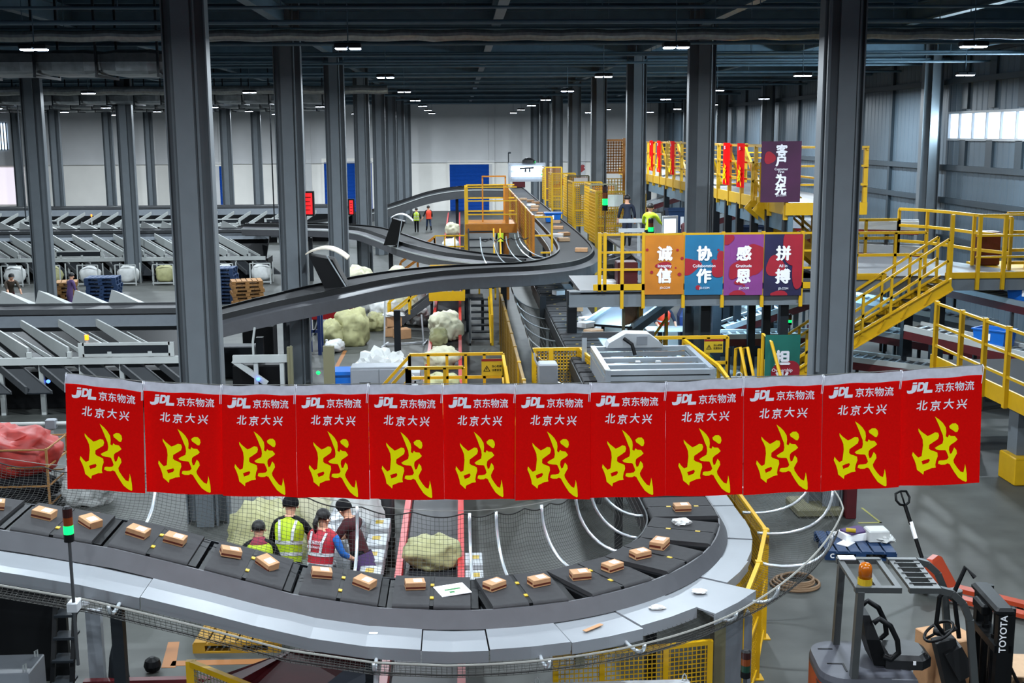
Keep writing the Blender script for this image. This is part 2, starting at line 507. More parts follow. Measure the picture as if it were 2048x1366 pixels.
for y, z, r in ((23.2, 9.05, .03), (25.6, 9.0, .05), (28.4, 9.1, .035), (29.6, 8.85, .04), (33.5, 9.15, .05), (36.2, 9.0, .04), (38.5, 9.2, .05), (41, 9.05, .04), (45.5, 9.2, .05), (49.5, 9.15, .05), (53, 9.2, .06), (58, 9.2, .05), (63, 9.2, .06), (70, 9.2, .06), (78, 9.2, .07), (88, 9.2, .07), (98, 9.2, .07)):
    mb = MB().tube([(XL, y, z), (XR, y, z)], r, 8)
    for x in range(-15, 18, 3): mb.tube([(x + .3 * math.sin(y), y, z), (x + .3 * math.sin(y), y, 10.0)], .012, 4)
    struct('trim_%d' % (6 + k), mb, 'ceiling_steel'); k += 1
def crinkled(y, z, r, x0, x1, seed):
    mb = MB(); n = int((x1 - x0) / 0.35); pts = []; rr = []
    for i in range(n + 1):
        pts.append((x0 + (x1 - x0) * i / n, y, z + .015 * math.sin(i * 1.7 + seed))); rr.append(r * (1 + .1 * noise.noise(V((i * .9, seed, 0)))))
    return mb.tube(pts, rr, 12)
struct('trim_30', crinkled(27.2, 8.86, .12, XL, XR, 1), 'pipe_silver')
struct('trim_31', crinkled(52, 8.6, .18, XL, -3, 3), 'pipe_silver')
def hung_duct(name, x0, x1, y, z, wd, ht):
    mb = MB(); n = int((x1 - x0) / 1.2)
    rings = []
    for i in range(n * 4 + 1):
        x = x0 + (x1 - x0) * i / (n * 4); p = .02 * (1 if i % 4 else -1) + .015 * noise.noise(V((i, y, 2)))
        q = []
        for a in range(14):
            t = 2 * PI * a / 14
            q.append((x, y + (wd / 2 + p) * math.copysign(abs(math.cos(t)) ** .5, math.cos(t)), z + (ht / 2 + p) * math.copysign(abs(math.sin(t)) ** .5, math.sin(t))))
        rings.append(q)
    mb.loft(rings)
    d = struct(name, mb, 'duct_foil')
    hg = MB()
    for i in range(n + 1):
        x = x0 + .1 + (x1 - x0 - .2) * i / n
        for sy in (-1, 1): hg.bar((x, y + sy * (wd / 2 + .04), z - ht / 2), (x, y + sy * (wd / 2 + .04), 10.1), .05)
        hg.bar((x, y - wd / 2 - .06, z - ht / 2 - .03), (x, y + wd / 2 + .06, z - ht / 2 - .03), .06)
    obj('hanger', hg, 'steel_dark', d)
hung_duct('trim_32', -13.6, -6.6, 28.6, 8.35, 1.6, .55)
hung_duct('trim_33', -30, -6, 56, 8.5, 1.8, .7)
hung_duct('trim_34', -34, -8, 74, 8.7, 1.8, .7)
hung_duct('trim_35', -36, -9, 90, 8.8, 1.6, .6)
mb = MB()
for x, y in ((-22, 62), (-21.4, 62), (-16, 70), (-15.6, 70), (-9.2, 60), (-8.9, 60), (-8.3, 62)): mb.tube([(x, y, 2.6), (x, y, 9.3)], .035, 6)
struct('trim_36', mb, 'steel_dark')
# floor markings
struct('floor_marking', MB().prism([(7.17, 20.6), (7.21, 20.6), (7.26, 19.74), (7.22, 19.74)], 0, .004).prism([(6.85, 19.74), (7.26, 19.74), (7.26, 19.79), (6.85, 19.79)], 0, .004), 'paint_line')
struct('floor_marking', MB().box(-3.75, -3.63, 26, 37.5, 0, .004), 'paint_orange')
struct('floor_marking', MB().prism([(-4.0, 15.4), (-3.85, 15.4), (-3.72, 14.6), (-3.9, 14.6)], 0, .004).box(-3.8, -1.8, 14.65, 14.8, 0, .004), 'paint_orange')

# ------------------------------------------------------------------ ceiling lights
def make_light(label, loc):
    t = thing('ceiling_light', label, 'ceiling light', loc, 'twin panel lights under the roof')
    x, y, z = loc
    h = MB()
    for s in (-1, 1): h.rbox((x + s * .135, y, z + .05), (.25, .26, .09), .015)
    h.bar((x - .2, y, z + .09), (x + .2, y, z + .09), .05, .03)
    obj('housing', h, 'steel_dark', t)
    for s in (-1, 1): obj('light_panel', MB().rbox((x + s * .135, y, z - .005), (.215, .2, .03), .01), 'glow_white', t)
    obj('rod', MB().tube([(x, y, z + .1), (x, y, 10.05)], .012, 5), 'ceiling_steel', t)
    return t
LAMP = bpy.data.lights.new('panel_glow', 'AREA')
LAMP.shape = 'RECTANGLE'; LAMP.size = .46; LAMP.size_y = .18; LAMP.energy = LAMP_POWER; LAMP.color = (0.82, 0.92, 1.0)
ADDED_LAMP = LAMP.copy(); ADDED_LAMP.energy = ADDED_ROW_POWER  # stronger lamp for the added unseen row, put in to brighten the flags
ROWS = {-32.9: 'sixth row past the chutes', -26.7: 'fifth row past the chutes', -20.5: 'fourth row past the chutes', -14.3: 'third row past the chutes', -8.12: 'row over the chute lines', -2.13: 'row left of the aisle', 4.27: 'row right of the aisle', 10.2: 'row over the posters', 15.1: 'row by the window'}
first = None
for x, rn in ROWS.items():
    for i in range(-2, 7):
        y = 24 + 12 * i
        if x < -30 and i < 4 or x < -25 and i < 3 or x < -18 and i < 2 or x == 15.1 and i < 1 and i != -2: continue
        if i < 0: lab = 'added twin LED light above gallery, %s, %s' % (rn, ('behind the viewer', 'just ahead of the viewer')[i + 2])  # unseen fixtures added for their light
        else: lab = 'twin LED ceiling light, %s in sight, in the %s' % (NTH[i], rn)
        if first is None: first = make_light(lab, (x, y, 8.36)); t = first
        else: t = dup(first, (x, y, 8.36), 0, lab)
        l = bpy.data.objects.new('panel_glow', ADDED_LAMP if i < -1 else LAMP); COL.objects.link(l); l.location = (x, y, 8.3)
# ------------------------------------------------------------------ banner of flags on a line
def u2(pts): return [((x - 345) / 1095.0, (560 - y) / 1095.0) for x, y in pts]
ZHAN = [u2(p) for p in (
    [(158, 543), (185, 573), (235, 612), (265, 600), (295, 583), (322, 588), (330, 612), (322, 640), (290, 662), (250, 688), (248, 722), (262, 735), (290, 745), (318, 758), (322, 790), (308, 830), (303, 865), (308, 888), (270, 893), (230, 910), (212, 918), (207, 948), (180, 925), (155, 905), (148, 865), (133, 820), (112, 775), (118, 747), (140, 775), (163, 798), (190, 785), (195, 740), (200, 690), (195, 640), (178, 600), (160, 568)],
    [(190, 830), (215, 820), (250, 810), (258, 825), (245, 845), (200, 860)],
    [(293, 447), (330, 475), (360, 505), (385, 545), (390, 580), (386, 622), (404, 632), (414, 610), (430, 622), (465, 625), (488, 655), (470, 672), (432, 695), (418, 710), (415, 740), (425, 775), (440, 770), (460, 722), (480, 745), (485, 775), (470, 800), (455, 830), (460, 855), (490, 900), (520, 935), (545, 945), (555, 905), (558, 873), (566, 905), (575, 960), (578, 1020), (570, 1028), (540, 1015), (500, 985), (465, 935), (435, 885), (425, 865), (405, 855), (385, 865), (350, 865), (325, 855), (330, 832), (345, 828), (370, 828), (400, 823), (413, 805), (405, 780), (390, 745), (380, 740), (340, 738), (310, 732), (297, 718), (320, 702), (360, 682), (367, 650), (362, 610), (345, 570), (330, 530), (310, 485)],
    [(413, 535), (440, 515), (470, 515), (490, 535), (495, 565), (485, 590), (468, 590), (445, 572), (420, 555)])]
LOGO = [u2(p) for p in (
    [(100, 165), (141, 165), (134, 205), (122, 226), (98, 237), (70, 238), (56, 231), (53, 209), (75, 213), (92, 208)],
    [(103, 143), (138, 143), (136, 157), (100, 157)],
    [(150, 145), (187, 145), (206, 160), (205, 190), (188, 216), (165, 223), (136, 223)],
    [(166, 164), (181, 164), (188, 174), (184, 194), (172, 203), (158, 203)],
    [(207, 147), (231, 147), (221, 214), (268, 214), (265, 240), (192, 240)])]
TOPZ = [(-3.32, 4.75), (-2.68, 4.67), (-2.03, 4.63), (-1.41, 4.62), (-0.80, 4.62), (-0.17, 4.61), (0.45, 4.60), (1.09, 4.60), (1.74, 4.60), (2.41, 4.63), (3.10, 4.64), (3.78, 4.67), (4.50, 4.71)]
BOTZ = [(-3.37, 3.75), (-2.71, 3.71), (-2.06, 3.67), (-1.43, 3.64), (-0.81, 3.61), (-0.17, 3.60), (0.44, 3.58), (1.09, 3.58), (1.75, 3.59), (2.43, 3.59), (3.12, 3.60), (3.80, 3.64), (4.54, 3.65)]
def flag(i):
    a, b = TOPZ[i], TOPZ[i + 1]; c, d = BOTZ[i], BOTZ[i + 1]
    g = .0008
    def place(u, v, off=0.0):
        """u across, v down, both 0..1; the cloth ripples gently"""
        u_ = g + u * (1 - 2 * g)
        x = (a[0] * (1 - u_) + b[0] * u_) * (1 - v) + (c[0] * (1 - u_) + d[0] * u_) * v
        z = (a[1] * (1 - u_) + b[1] * u_) * (1 - v) + (c[1] * (1 - u_) + d[1] * u_) * v
        y = 10 + .014 * math.sin(u * 5.2 + i * 1.9) * (.35 + v) + .022 * (.5 - abs(u - .5)) * (1 - v) + .012 * (1 if i % 2 else -1) * u
        return (x, y - off, z)
    nm = NTH[i]
    t = thing('flag', 'red flag with a big yellow brush character, %s of twelve from the left' % nm, 'flag', ((a[0] + b[0]) / 2, 10, a[1]), 'red slogan flags on the line')
    obj('cloth', MB().grid(lambda u, v: place(u, .075 + v * .925), 24, 24), 'flag_red', t, smooth=True)
    obj('heading', MB().grid(lambda u, v: (lambda p: (p[0], p[1] - .006 - .008 * math.sin(u * 17 + i * 2.3) * math.sin(v * 3.1), p[2] + .004 * math.sin(u * 11 + i)))(place(u, v * .082)), 30, 4), 'heading', t, smooth=True)
    def warp(mbx):
        out = []
        for p in mbx.v:
            u, v = p[0] + .5, .5 - p[2]
            out.append(place(u, v, .0035))
        mbx.v = out
        return mbx
    # drawing units: x over one flag width (690 units), y over its height (1010 units)
    sx, sy = 1095 / 690.0, 1095 / 1010.0
    A = Matrix(((sx, 0, 0, 0), (0, 0, 1, 0), (0, sy, 0, -.02), (0, 0, 0, 1)))
    obj('brush_character', warp(MB().flat(ZHAN, A, 1)), 'flag_yellow', t)
    obj('logo', warp(MB().flat(LOGO[:2], A, 1).flat(LOGO[2:4], A, 1).flat(LOGO[4:], A, 1)), 'flag_white', t)
    m = MB()
    def at(x, y, s): return Matrix(((s / 690., 0, 0, (x - 345) / 690.), (0, 0, 1, 0), (0, s / 1010., 0, (560 - y) / 1010. - .02), (0, 0, 0, 1)))
    obj('company_name', warp(MB().text('京东物流', 1, at(455, 207, 84), bold=.012, cloth=True)), 'flag_white', t)
    for k, ch in enumerate('北京大兴'):
        m.text(ch, 1, at(180 + k * 112, 352 + (8 if k % 2 else 0), 92), bold=.014, shear=.12, cloth=True)
    obj('place_name', warp(m), 'flag_white', t)
    for x0, z0 in ((a[0] + .006, a[1] - .045), (b[0] - .006, b[1] - .045)):
        obj('tie', MB().tube([(x0, 10.008, z0 + .052), (x0 + .004, 9.985, z0 + .03), (x0 - .006, 9.975, z0 - .03), (x0 - .012, 9.978, z0 - .11)], .003, 4), 'flag_white', t)
    return t
for i in range(12): flag(i)
line = [(-9.5, 10.0, 5.5)] + [(x, 10.0, z + .005) for x, z in TOPZ] + [(9.5, 10.0, 5.25)]
line = [V(p) + V((0, .008, 0)) for p in line if abs(p[0]) < 4.6]
tag(obj('flag_line', MB().tube(line, .004, 5), 'rope'), 'thin white cord that the twelve red flags hang from', 'cord')

# ------------------------------------------------------------------ sorter loop in front: belts on carriers
RZ = [(-60, 3.05), (-7.2, 3.05), (-5.6, 2.93), (-4.55, 2.75), (-3.58, 2.55), (-2.64, 2.28), (-1.73, 2.0), (-.9, 1.85), (-.2, 1.8), (90, 1.8)]
def rise(s):
    for (a, za), (b, zb) in zip(RZ, RZ[1:]):
        if a <= s <= b: return za + (zb - za) * (s - a) / (b - a)
    return 1.8
RR, CYY = 2.87, 15.3
ARC = RR * PI / 2
def way(s, u=0.0, dz=0.0):
    """point of the loop at arc length s, u to its outer side"""
    if s <= 0: p = V((s, CYY - RR - u, 0))
    elif s <= ARC:
        t = s / RR; p = V(((RR + u) * math.sin(t), CYY - (RR + u) * math.cos(t), 0))
    else: p = V((RR + u, CYY + s - ARC, 0))
    p.z = rise(s) + dz
    return p
def heading(s): return 0 if s <= 0 else min(s / RR, PI / 2)
def frange(a, b, d):
    n = max(1, int(round((b - a) / d)))
    return [a + (b - a) * i / n for i in range(n + 1)]
S0, S1 = -9.0, 30.0
loop = thing('sorter_loop', 'grey belt sorter loop curving round under the red flags, carrying parcels', 'conveyor', (0, 12.4, 0))
def band(ss, uu, vv):
    """strip of the loop between offsets: uu, vv list the (lateral, up) outline"""
    mb = MB()
    rings = [[way(s, u, h) for u, h in zip(uu, vv)] for s in ss]
    return mb.loft(rings)
fine = frange(S0, 0, .3) + frange(0, ARC, .12)[1:] + frange(ARC, S1, .6)[1:]
obj('track_bed', band(fine, (-.44, .44, .44, -.44), (-.12, -.12, -.5, -.5)), 'steel_dark', loop)
obj('side_skirt', band(fine, (.45, .47, .57, .55), (-.03, -.03, -.2, -.2)), 'skirt', loop)
obj('inner_skirt', band(fine, (-.45, -.47, -.49, -.47), (-.05, -.05, -.3, -.3)), 'steel_dark', loop)
# cover plates of the outer shoulder
cuts = [-9.0, -6.0, -3.2, -.45] + [-.45 + .62 * i for i in range(1, 9)]
cuts += [cuts[-1] + .62 * i for i in range(1, 12)]
for i, (a, b) in enumerate(zip(cuts, cuts[1:])):
    wide = (lambda s: 1.08 - .2 * min(1, max(0, (s - 1.2) / 2)))((a + b) / 2) + (.3 if i == 7 else 0)
    dz = -.2 - (.012 if i % 2 else 0)
    e = .006
    mb = MB(); rings = []
    for s in frange(a + e, b - e, .6 if b <= 0 else .4):
        rings.append([way(s, u, dz + h) for u, h in ((.55, 0), (wide, 0), (wide, -.13), (wide - .02, -.13), (wide - .02, -.02), (.55, -.02))])
    mb.loft(rings)
    obj('cover_plate', mb, 'plate', loop)
obj('cover_plate', band([cuts[-1] + .01 + .9 * i for i in range(22)], (.55, .88, .88, .55), (-.2, -.2, -.23, -.23)), 'plate', loop)
for s in (-8.2, -6.6, -3.6, -1.0, 1.9, 4.0, 7.6, 10.4, 13, 16, 19, 22):
    for u in (-.4, .5):
        p = way(s, u)
        if s in (-3.6, -1.0, 1.9) and u < 0: continue
        obj('leg', MB().box(p.x - .06, p.x + .06, p.y - .06, p.y + .06, 0, p.z - .5), 'steel_dark', loop)
cm = MB().box(-.47, .5, -.4, .4, -.13, -.05).box(.42, .5, -.4, .4, -.08, -.035)
proto = obj('carrier', cm, 'black', loop, local=True)
ORIGIN[proto.name] = V((0, 0, 0))
def slab(x0, x1):
    m = MB(); n = 8; rings = []
    for x in (x0, x1):
        r = [(x, -.44, -.1)]
        r += [(x, -.44 + .035 - .035 * math.cos(t), -.045 + .035 * math.sin(t) + .01) for t in (0, PI / 6, PI / 3, PI / 2)]
        r += [(x, .44 - .035 + .035 * math.sin(t), -.035 + .035 * math.cos(t)) for t in (0, PI / 6, PI / 3, PI / 2)] + [(x, .44, -.1)]
        rings.append(r)
    return m.loft(rings)
obj('belt', slab(-.415, -.022), 'belt', proto, smooth=False, local=True)
obj('belt', slab(.022, .415), 'belt', proto, local=True)
obj('marker', MB().box(-.02, .02, -.25, -.19, -.01, .004).box(-.02, .02, .12, .18, -.01, .004), 'sign_yellow', proto, local=True)
obj('divider', MB().box(-.021, .021, -.43, .43, -.08, -.005), 'black', proto, local=True)
CAR = []
for k in range(-8, 34):
    s = -.36 + .97 * k
    if s < S0 + .5 or s > S1 - .5: continue
    o = proto if not CAR else copy_tree(proto, loop)
    p, q = way(s - .42), way(s + .42)
    c = (p + q) / 2
    if 0 < s < ARC: c = way(s)
    d = (way(s + .05) - way(s - .05)) if s > .3 or s < -.3 else V((1, 0, 0))
    rz = heading(s)
    o.location = c - V((0, 12.4, 0))
    sl = math.atan2(rise(s + .42) - rise(s - .42), .84)
    o.rotation_euler = (0, -sl, rz)
    CAR.append((k, s, o.location + V((0, 12.4, 0)), rz, sl))
loop_parts = CAR
# parcels lying on the belts
def make_parcel(label, d=(.215, .155, .085), tint='cardboard'):
    t = thing('parcel', label, 'parcel', (0, 0, 0), 'parcels on the sorter loop')
    obj('box', MB().rbox((0, 0, d[2] / 2), d, .004), tint, t, local=True)
    obj('address_label', MB().box(-d[0] * .08, d[0] * .34, -d[1] * .3, d[1] * .3, d[2], d[2] + .0015), 'paper', t, local=True)
    obj('tape_band', MB().box(-d[0] / 2 - .001, d[0] / 2 + .001, -d[1] / 2 - .001, -d[1] / 2 + .012, d[2] * .2, d[2] * .45).box(-d[0] * .5 - .001, -d[0] * .5 + .01, -d[1] * .3, d[1] / 2, d[2] * .3, d[2] * .6), 'tape', t, local=True)
    return t
PAR = [ # carrier index, belt, offset, turn, label
    (-5, 1, (.0, .05), .3, 'brown parcel on the sorter belt cut by the picture edge'),
    (-4, 0, (.0, .0), -.15, 'dull brown parcel on the belt just left of the green signal light'),
    (-4, 1, (.05, .0), -.7, 'squat brown parcel on the belt just right of the green signal light'),
    (-3, 0, (.0, -.02), -.2, 'wide flat brown parcel, second on the belt after the green signal light'),
    (-3, 1, (-.05, .02), -.1, 'brown parcel on the belt under the tilted silver pole end'),
    (-2, 0, (-.02, .04), .3, 'brown parcel on the belt in front of the pink-scarfed worker'),
    (-2, 1, (-.05, .02), -.7, 'brown parcel with a reddish label mark in front of the lime-vested worker'),
    (-1, 0, (-.02, .08), .2, 'brown parcel on the belt in front of the red-vested worker'),
    (-1, 1, (.02, .0), -.5, 'tall narrow brown parcel on the belt in front of the white control boxes'),
    (0, 0, (.03, .05), .15, 'brown parcel on the belt beside the flat white green-printed packet'),
    (1, 0, (-.06, .06), .5, 'brown parcel on the belt just right of the flat white packet'),
    (1, 1, (.0, .04), .25, 'brown parcel on the belt below the lowest end of the longest curved tube'),
    (2, 0, (-.02, .02), -.35, 'brown parcel on the bend, on the belt below the yellow brace'),
    (2, 1, (.0, .02), .1, 'brown parcel on the bend, second belt past the yellow brace'),
    (3, 0, (.02, .06), -.4, 'brown parcel with torn label at the middle of the bend'),
    (3, 1, (.02, .05), .2, 'largest brown parcel, at the outer end of the bend'),
    (5, 0, (.05, .0), -1.5, 'small white-topped brown parcel on the belt beyond the white plastic bag')]
by_k = {c[0]: c for c in CAR}
first = None
def belt_spot(k, b, off=(0, 0)):
    _, s, c, rz, sl = by_k[k]
    m = Matrix.Rotation(rz, 4, 'Z') @ Matrix.Rotation(-sl, 4, 'Y')
    return c + m @ V(((-.22, .22)[b] + off[0], off[1], .002)), rz, sl
for k, b, off, tn, lab in PAR:
    p, rz, sl = belt_spot(k, b, off)
    if first is None: t = first = make_parcel(lab)
    else: t = copy_tree(first); t['label'] = lab
    t.location = p; t.rotation_euler = Euler((0, -sl, rz + tn))
    if 'largest' in lab: t.scale = (1.15, 1.15, 1.1)
p, rz, sl = belt_spot(0, 1, (0, 0))
t = thing('mailer_packet', 'flat white packet with green print lying across the sorter belt', 'packet', p, rz=.35)
obj('envelope', MB().rbox((0, 0, .008), (.34, .3, .014), .004), 'paper', t, local=True)
obj('green_print', MB().box(-.09, .09, -.02, .02, .0152, .0162).box(-.06, .0, -.1, -.05, .0152, .0162), 'green_print', t, local=True)
p, rz, sl = belt_spot(4, 1, (0, .02))
tag(obj('plastic_bag', MB().blob(p, (.2, .14, .07), 5, .3), 'sack_white', loc=p), 'crumpled white plastic bag on the sorter belt', 'bag')
p = way(1.05, .85, -.198)
tag(obj('paper_strip', MB().cbox(p + V((0, 0, .005)), (.26, .05, .006), .7), 'cardboard', loc=p), 'torn brown paper strip lying on the grey cover plates', 'paper scrap')
p = way(-.95, .75, -.198)
tag(obj('paper_scrap', MB().rbox(p + V((0, 0, .004)), (.09, .04, .006), .002, -.1), 'paper', loc=p), 'small white scrap on the grey cover plates', 'paper scrap')
for s, u, lab in ((2.3, .8, 'clear plastic film crumpled on the grey plates at the bend'), (1.75, .78, 'smaller clear film scrap on the plates beside the torn strip')):
    p = way(s, u, -.198)
    tag(obj('plastic_film', MB().blob(p, (.14, .1, .03), s, .4), 'sack_white', loc=p), lab, 'plastic film')

# ------------------------------------------------------------------ safety nets on bent tubes
def netting(fn, nu, nv, r=.0022):
    """knotted net: one strand along each row and column of the surface fn"""
    mb = MB()
    P = [[V(fn(i / nu, j / nv)) for j in range(nv + 1)] for i in range(nu + 1)]
    def strand(pts):
        for a, b in zip(pts, pts[1:]):
            d = (b - a)
            if d.length < 1e-5: continue
            l = d.orthogonal().normalized() * r; k = d.cross(l).normalized() * r
            mb.add([a + l, a - l * .5 + k * .87, a - l * .5 - k * .87, b + l, b - l * .5 + k * .87, b - l * .5 - k * .87], [(0, 1, 4, 3), (1, 2, 5, 4), (2, 0, 3, 5)])
    for row in P: strand(row)
    for j in range(nv + 1): strand([P[i][j] for i in range(nu + 1)])
    return mb
def hook(s, side, t):
    """inner nets lean towards the middle of the loop and rise; outer ones lean outwards"""
    if side < 0:
        lean, up = .62, .62 - .34 * min(1, max(0, (-2.2 - s) / 2.5))
        return way(s, -.5 - lean * math.sin(t * PI / 2), -.1 + up * (1 - math.cos(t * PI / 2)))
    k = min(1, max(0, (s - 2.2) / 1.6))
    lean, up = .42 + .55 * k, .1 + .5 * k
    return way(s, 1.0 + lean * math.sin(t * PI / 2), -.3 + (up + .12) * t * t - .12 * math.sin(t * PI / 2))
inner = thing('safety_net', 'dark safety net on bent silver tubes lining the inside of the sorter loop', 'safety net', way(0, -.6))
def innerfn(u, v):
    s = -7.5 + u * 13.6
    p = hook(s, -1, v)
    sag = .05 * abs(math.sin(s * 5.2)) * v * v
    return p - V((0, 0, sag + .06 * math.sin(v * PI)))
o = obj('netting', netting(innerfn, 270, 20), 'net', inner); o['kind'] = 'stuff'
for s in (-6.8, -3.55, -1.25, .1, .62, 1.6, 2.6, 3.3, 4.4, 5.9):
    obj('bent_tube', MB().tube([hook(s, -1, t / 10) for t in range(11)], .02, 8), 'tube_silver', inner, smooth=True)
obj('edge_rope', MB().tube([innerfn(i / 300, 1) for i in range(301)], .008, 5), 'rope_dark', inner)
obj('guy_wire', MB().tube([hook(-7.5 + i * .45, -1, 1) + V((0, 0, .03)) for i in range(31)], .004, 4), 'rope', inner)
outer = thing('safety_net', 'dark safety net slung under the outer grey plates of the sorter loop', 'safety net', way(0, 1.2))
def outerfn(u, v):
    s = -8.5 + u * 15.2
    return hook(s, 1, v) - V((0, 0, .05 * math.sin(v * PI)))
o = obj('netting', netting(outerfn, 300, 16), 'net', outer); o['kind'] = 'stuff'
for s in (-6.2, -3.4, -.9, .55, 1.25, 2.15, 2.6, 3.45, 4.3, 5.1, 6.3):
    obj('bent_tube', MB().tube([hook(s, 1, t / 10) for t in range(11)], .02, 8), 'tube_silver', outer, smooth=True)
obj('edge_rope', MB().tube([outerfn(i / 300, 1) for i in range(301)], .012, 5), 'rope', outer)
obj('edge_rope', MB().tube([outerfn(i / 300, .8) + V((0, 0, -.01)) for i in range(301)], .006, 5), 'rope_dark', outer)
# ------------------------------------------------------------------ lines of sorting chutes on the open side of the hall
def rep(proto, parent, loc):
    c = proto.copy(); COL.objects.link(c); c.parent = parent
    c.location = V(loc) - ORIGIN[parent.name]
    ORIGIN[c.name] = V((0, 0, 0))
    for ch in proto.children:
        d = ch.copy(); COL.objects.link(d); d.parent = c
    return c
def make_proto(name, mb, m, parent):
    o = obj(name, mb, m, parent, local=True)
    ORIGIN[o.name] = V((0, 0, 0))
    return o
def chute_mesh(dx, dy, z0, z1, wd=.56, wall=.27):
    """open slide from (0,0,z0) down to (dx,dy,z1) with a wall on each side"""
    mb = MB(); t = .035
    a, b = V((0, 0, z0)), V((dx, dy, z1))
    for o, h, w2 in ((0, 0, wd), (-wd / 2, wall * 1.25, t * 1.6), (wd / 2, wall * .4, t)):
        mb.mi = 1 if h == 0 else 0  # shade inside the slide is put into the darker floor colour
        x0, x1 = o - w2 / 2, o + w2 / 2
        ring = lambda p: [(p.x + x0, p.y, p.z - .03), (p.x + x1, p.y, p.z - .03), (p.x + x1, p.y, p.z + h), (p.x + x0, p.y, p.z + h)]
        mb.loft([ring(a), ring(b)])
    return mb
def chute_line(label, x0, x1, ytop, ztop, ybot, zbot, pitch, shift, za, zb, slots, near=True, fins=True, posts=True):
    t = thing('chute_line', label, 'sorting line', (x0, ytop, 0), 'sorting lines with slanted chutes')
    dark = MB().box(x0, x1, ytop, ytop + .9, ztop - .1, ztop + .05)
    obj('apron', MB().loft([[(x0, ytop - .02, ztop - .1), (x1, ytop - .02, ztop - .1), (x1, ytop, ztop - .1), (x0, ytop, ztop - .1)], [(x0, ytop - .3, za + .03), (x1, ytop - .3, za + .03), (x1, ytop - .28, za + .03), (x0, ytop - .28, za + .03)]]), 'frosted', t)
    obj('dark_underside', MB().loft([[(x0, ytop, ztop - .3), (x0, ytop, ztop - .36), (x0, ybot + .1, zbot - .25), (x0, ybot + .1, zbot - .19)], [(x1, ytop, ztop - .3), (x1, ytop, ztop - .36), (x1, ybot + .1, zbot - .25), (x1, ybot + .1, zbot - .19)]]).box(x0, x1, ybot + .6, ytop + .7, .02, .95), 'black', t)  # black slab and box added as shade beneath the chutes
    obj('track', dark, 'belt_wet', t)
    obj('track_rail', MB().box(x0, x1, ytop - .06, ytop, ztop - .06, ztop + .08).box(x0, x1, ytop + .9, ytop + .96, ztop - .06, ztop + .1), 'chute_dark', t)
    n = int((x1 - x0 - abs(shift)) / pitch)
    cp = make_proto('chute', chute_mesh(shift, ybot - ytop + .35, za - ztop, zb - ztop), ['chute', 'chute_dark'], t)
    lp = make_proto('chute_outlet', chute_mesh(shift * .6, -.5, 0, -.75, .6, .12), ['chute_dark', 'steel_dark'], t)
    fp = make_proto('side_fin', MB().loft([[(0, 0, -.05), (.12, 0, .36), (.92, 0, -.05)], [(0, .7, -.15), (.12, .7, .2), (.92, .7, -.15)]]), 'chute', t) if fins else None
    pp = make_proto('post', MB().box(-.055, .055, -.05, .05, 0, zbot - .1), 'chute', t) if posts else None
    xs = [x0 + .5 + max(0, -shift) + i * pitch for i in range(n)]
    for i, x in enumerate(xs):
        for pr, lc in ((cp, (x, ytop - .2, ztop)), (lp, (x + shift, ybot + .1, zbot - .05)), (fp, (x - .3, ytop + .95, ztop + .1)), (pp, (x + shift * .5, ybot - .02, 0))):
            if pr is None: continue
            if i == 0: pr.location = V(lc) - V((x0, ytop, 0))
            else: rep(pr, t, lc)
    h = .17 if near else .13
    obj('support_rail', MB().box(x0, x1, ybot - .12, ybot, zbot - h, zbot), 'chute', t)
    bk = MB()
    for x in xs: bk.box(x + shift * .9 - .05, x + shift * .9 + .05, ybot - .13, ybot - .02, zbot, zbot + .14)
    obj('bracket', bk, 'chute', t)
    for x in slots:
        m = MB()
        m.prismy([(x + .1, zbot + .02), (x + 2.2, zbot + .02), (x + 2.2, zbot + .09), (x + .1, zbot + .09)], ybot - .14, ybot - .1)
        m.prismy([(x + .1, zbot + .29), (x + 2.2, zbot + .29), (x + 2.2, zbot + .36), (x + .1, zbot + .36)], ybot - .14, ybot - .1)
        m.box(x, x + .14, ybot - .14, ybot - .1, zbot + .02, zbot + .36).box(x + 2.16, x + 2.3, ybot - .14, ybot - .1, zbot + .02, zbot + .36)
        g = obj('guard_frame', m, 'chute', t)
        obj('guard_panel', MB().rbox((x + 1.15, ybot - .11, zbot + .19), (2.04, .03, .22), .01), 'steel_dark', g)
        ORIGIN[g.name] = ORIGIN[t.name]
    return t
chute_line('nearest sorting line of pale slanted chutes, behind the thick column', -16.5, -6.6, 31.5, 2.2, 29.2, 1.42, .97, 1.8, 1.7, 1.3, (-9.3,))
chute_line('middle sorting line of pale slanted chutes, behind the stacked pallets', -25.5, -9.2, 58.3, 2.2, 56.9, 1.12, .97, 1.65, 1.8, 1.06, (-19.0, -24.4))
chute_line('sorting line before the back wall, its chutes slanting the other way', -31.5, -8.4, 78.3, 2.2, 76.9, 1.2, 1.05, -1.0, 1.62, .95, (-27.5, -20.4, -16.2, -12.4), near=False, fins=False)
t = thing('support_frame', 'pale steel frame rail ending at a grooved post right of the thick column', 'frame', (-5, 29.1, 0))
obj('rail', MB().box(-5.6, -4.28, 29.05, 29.18, 1.24, 1.42), 'chute', t)
obj('grooved_post', MB().box(-4.27, -4.14, 29.0, 29.12, 0, 1.62).box(-4.19, -4.14, 28.97, 29.0, 0, 1.66), 'olive', t)
for x in (-5.05, -4.42): obj('post', MB().box(x - .05, x + .05, 29.07, 29.16, 0, 1.24), 'chute', t)
obj('brace', MB().bar((-5.6, 29.12, 1.3), (-4.8, 29.12, .7), .12), 'chute', t)
obj('stay', MB().tube([(-5.1, 29.1, 1.42), (-5.1, 29.1, 1.75), (-5.04, 29.1, 2.1)], .03, 6), 'chute', t)
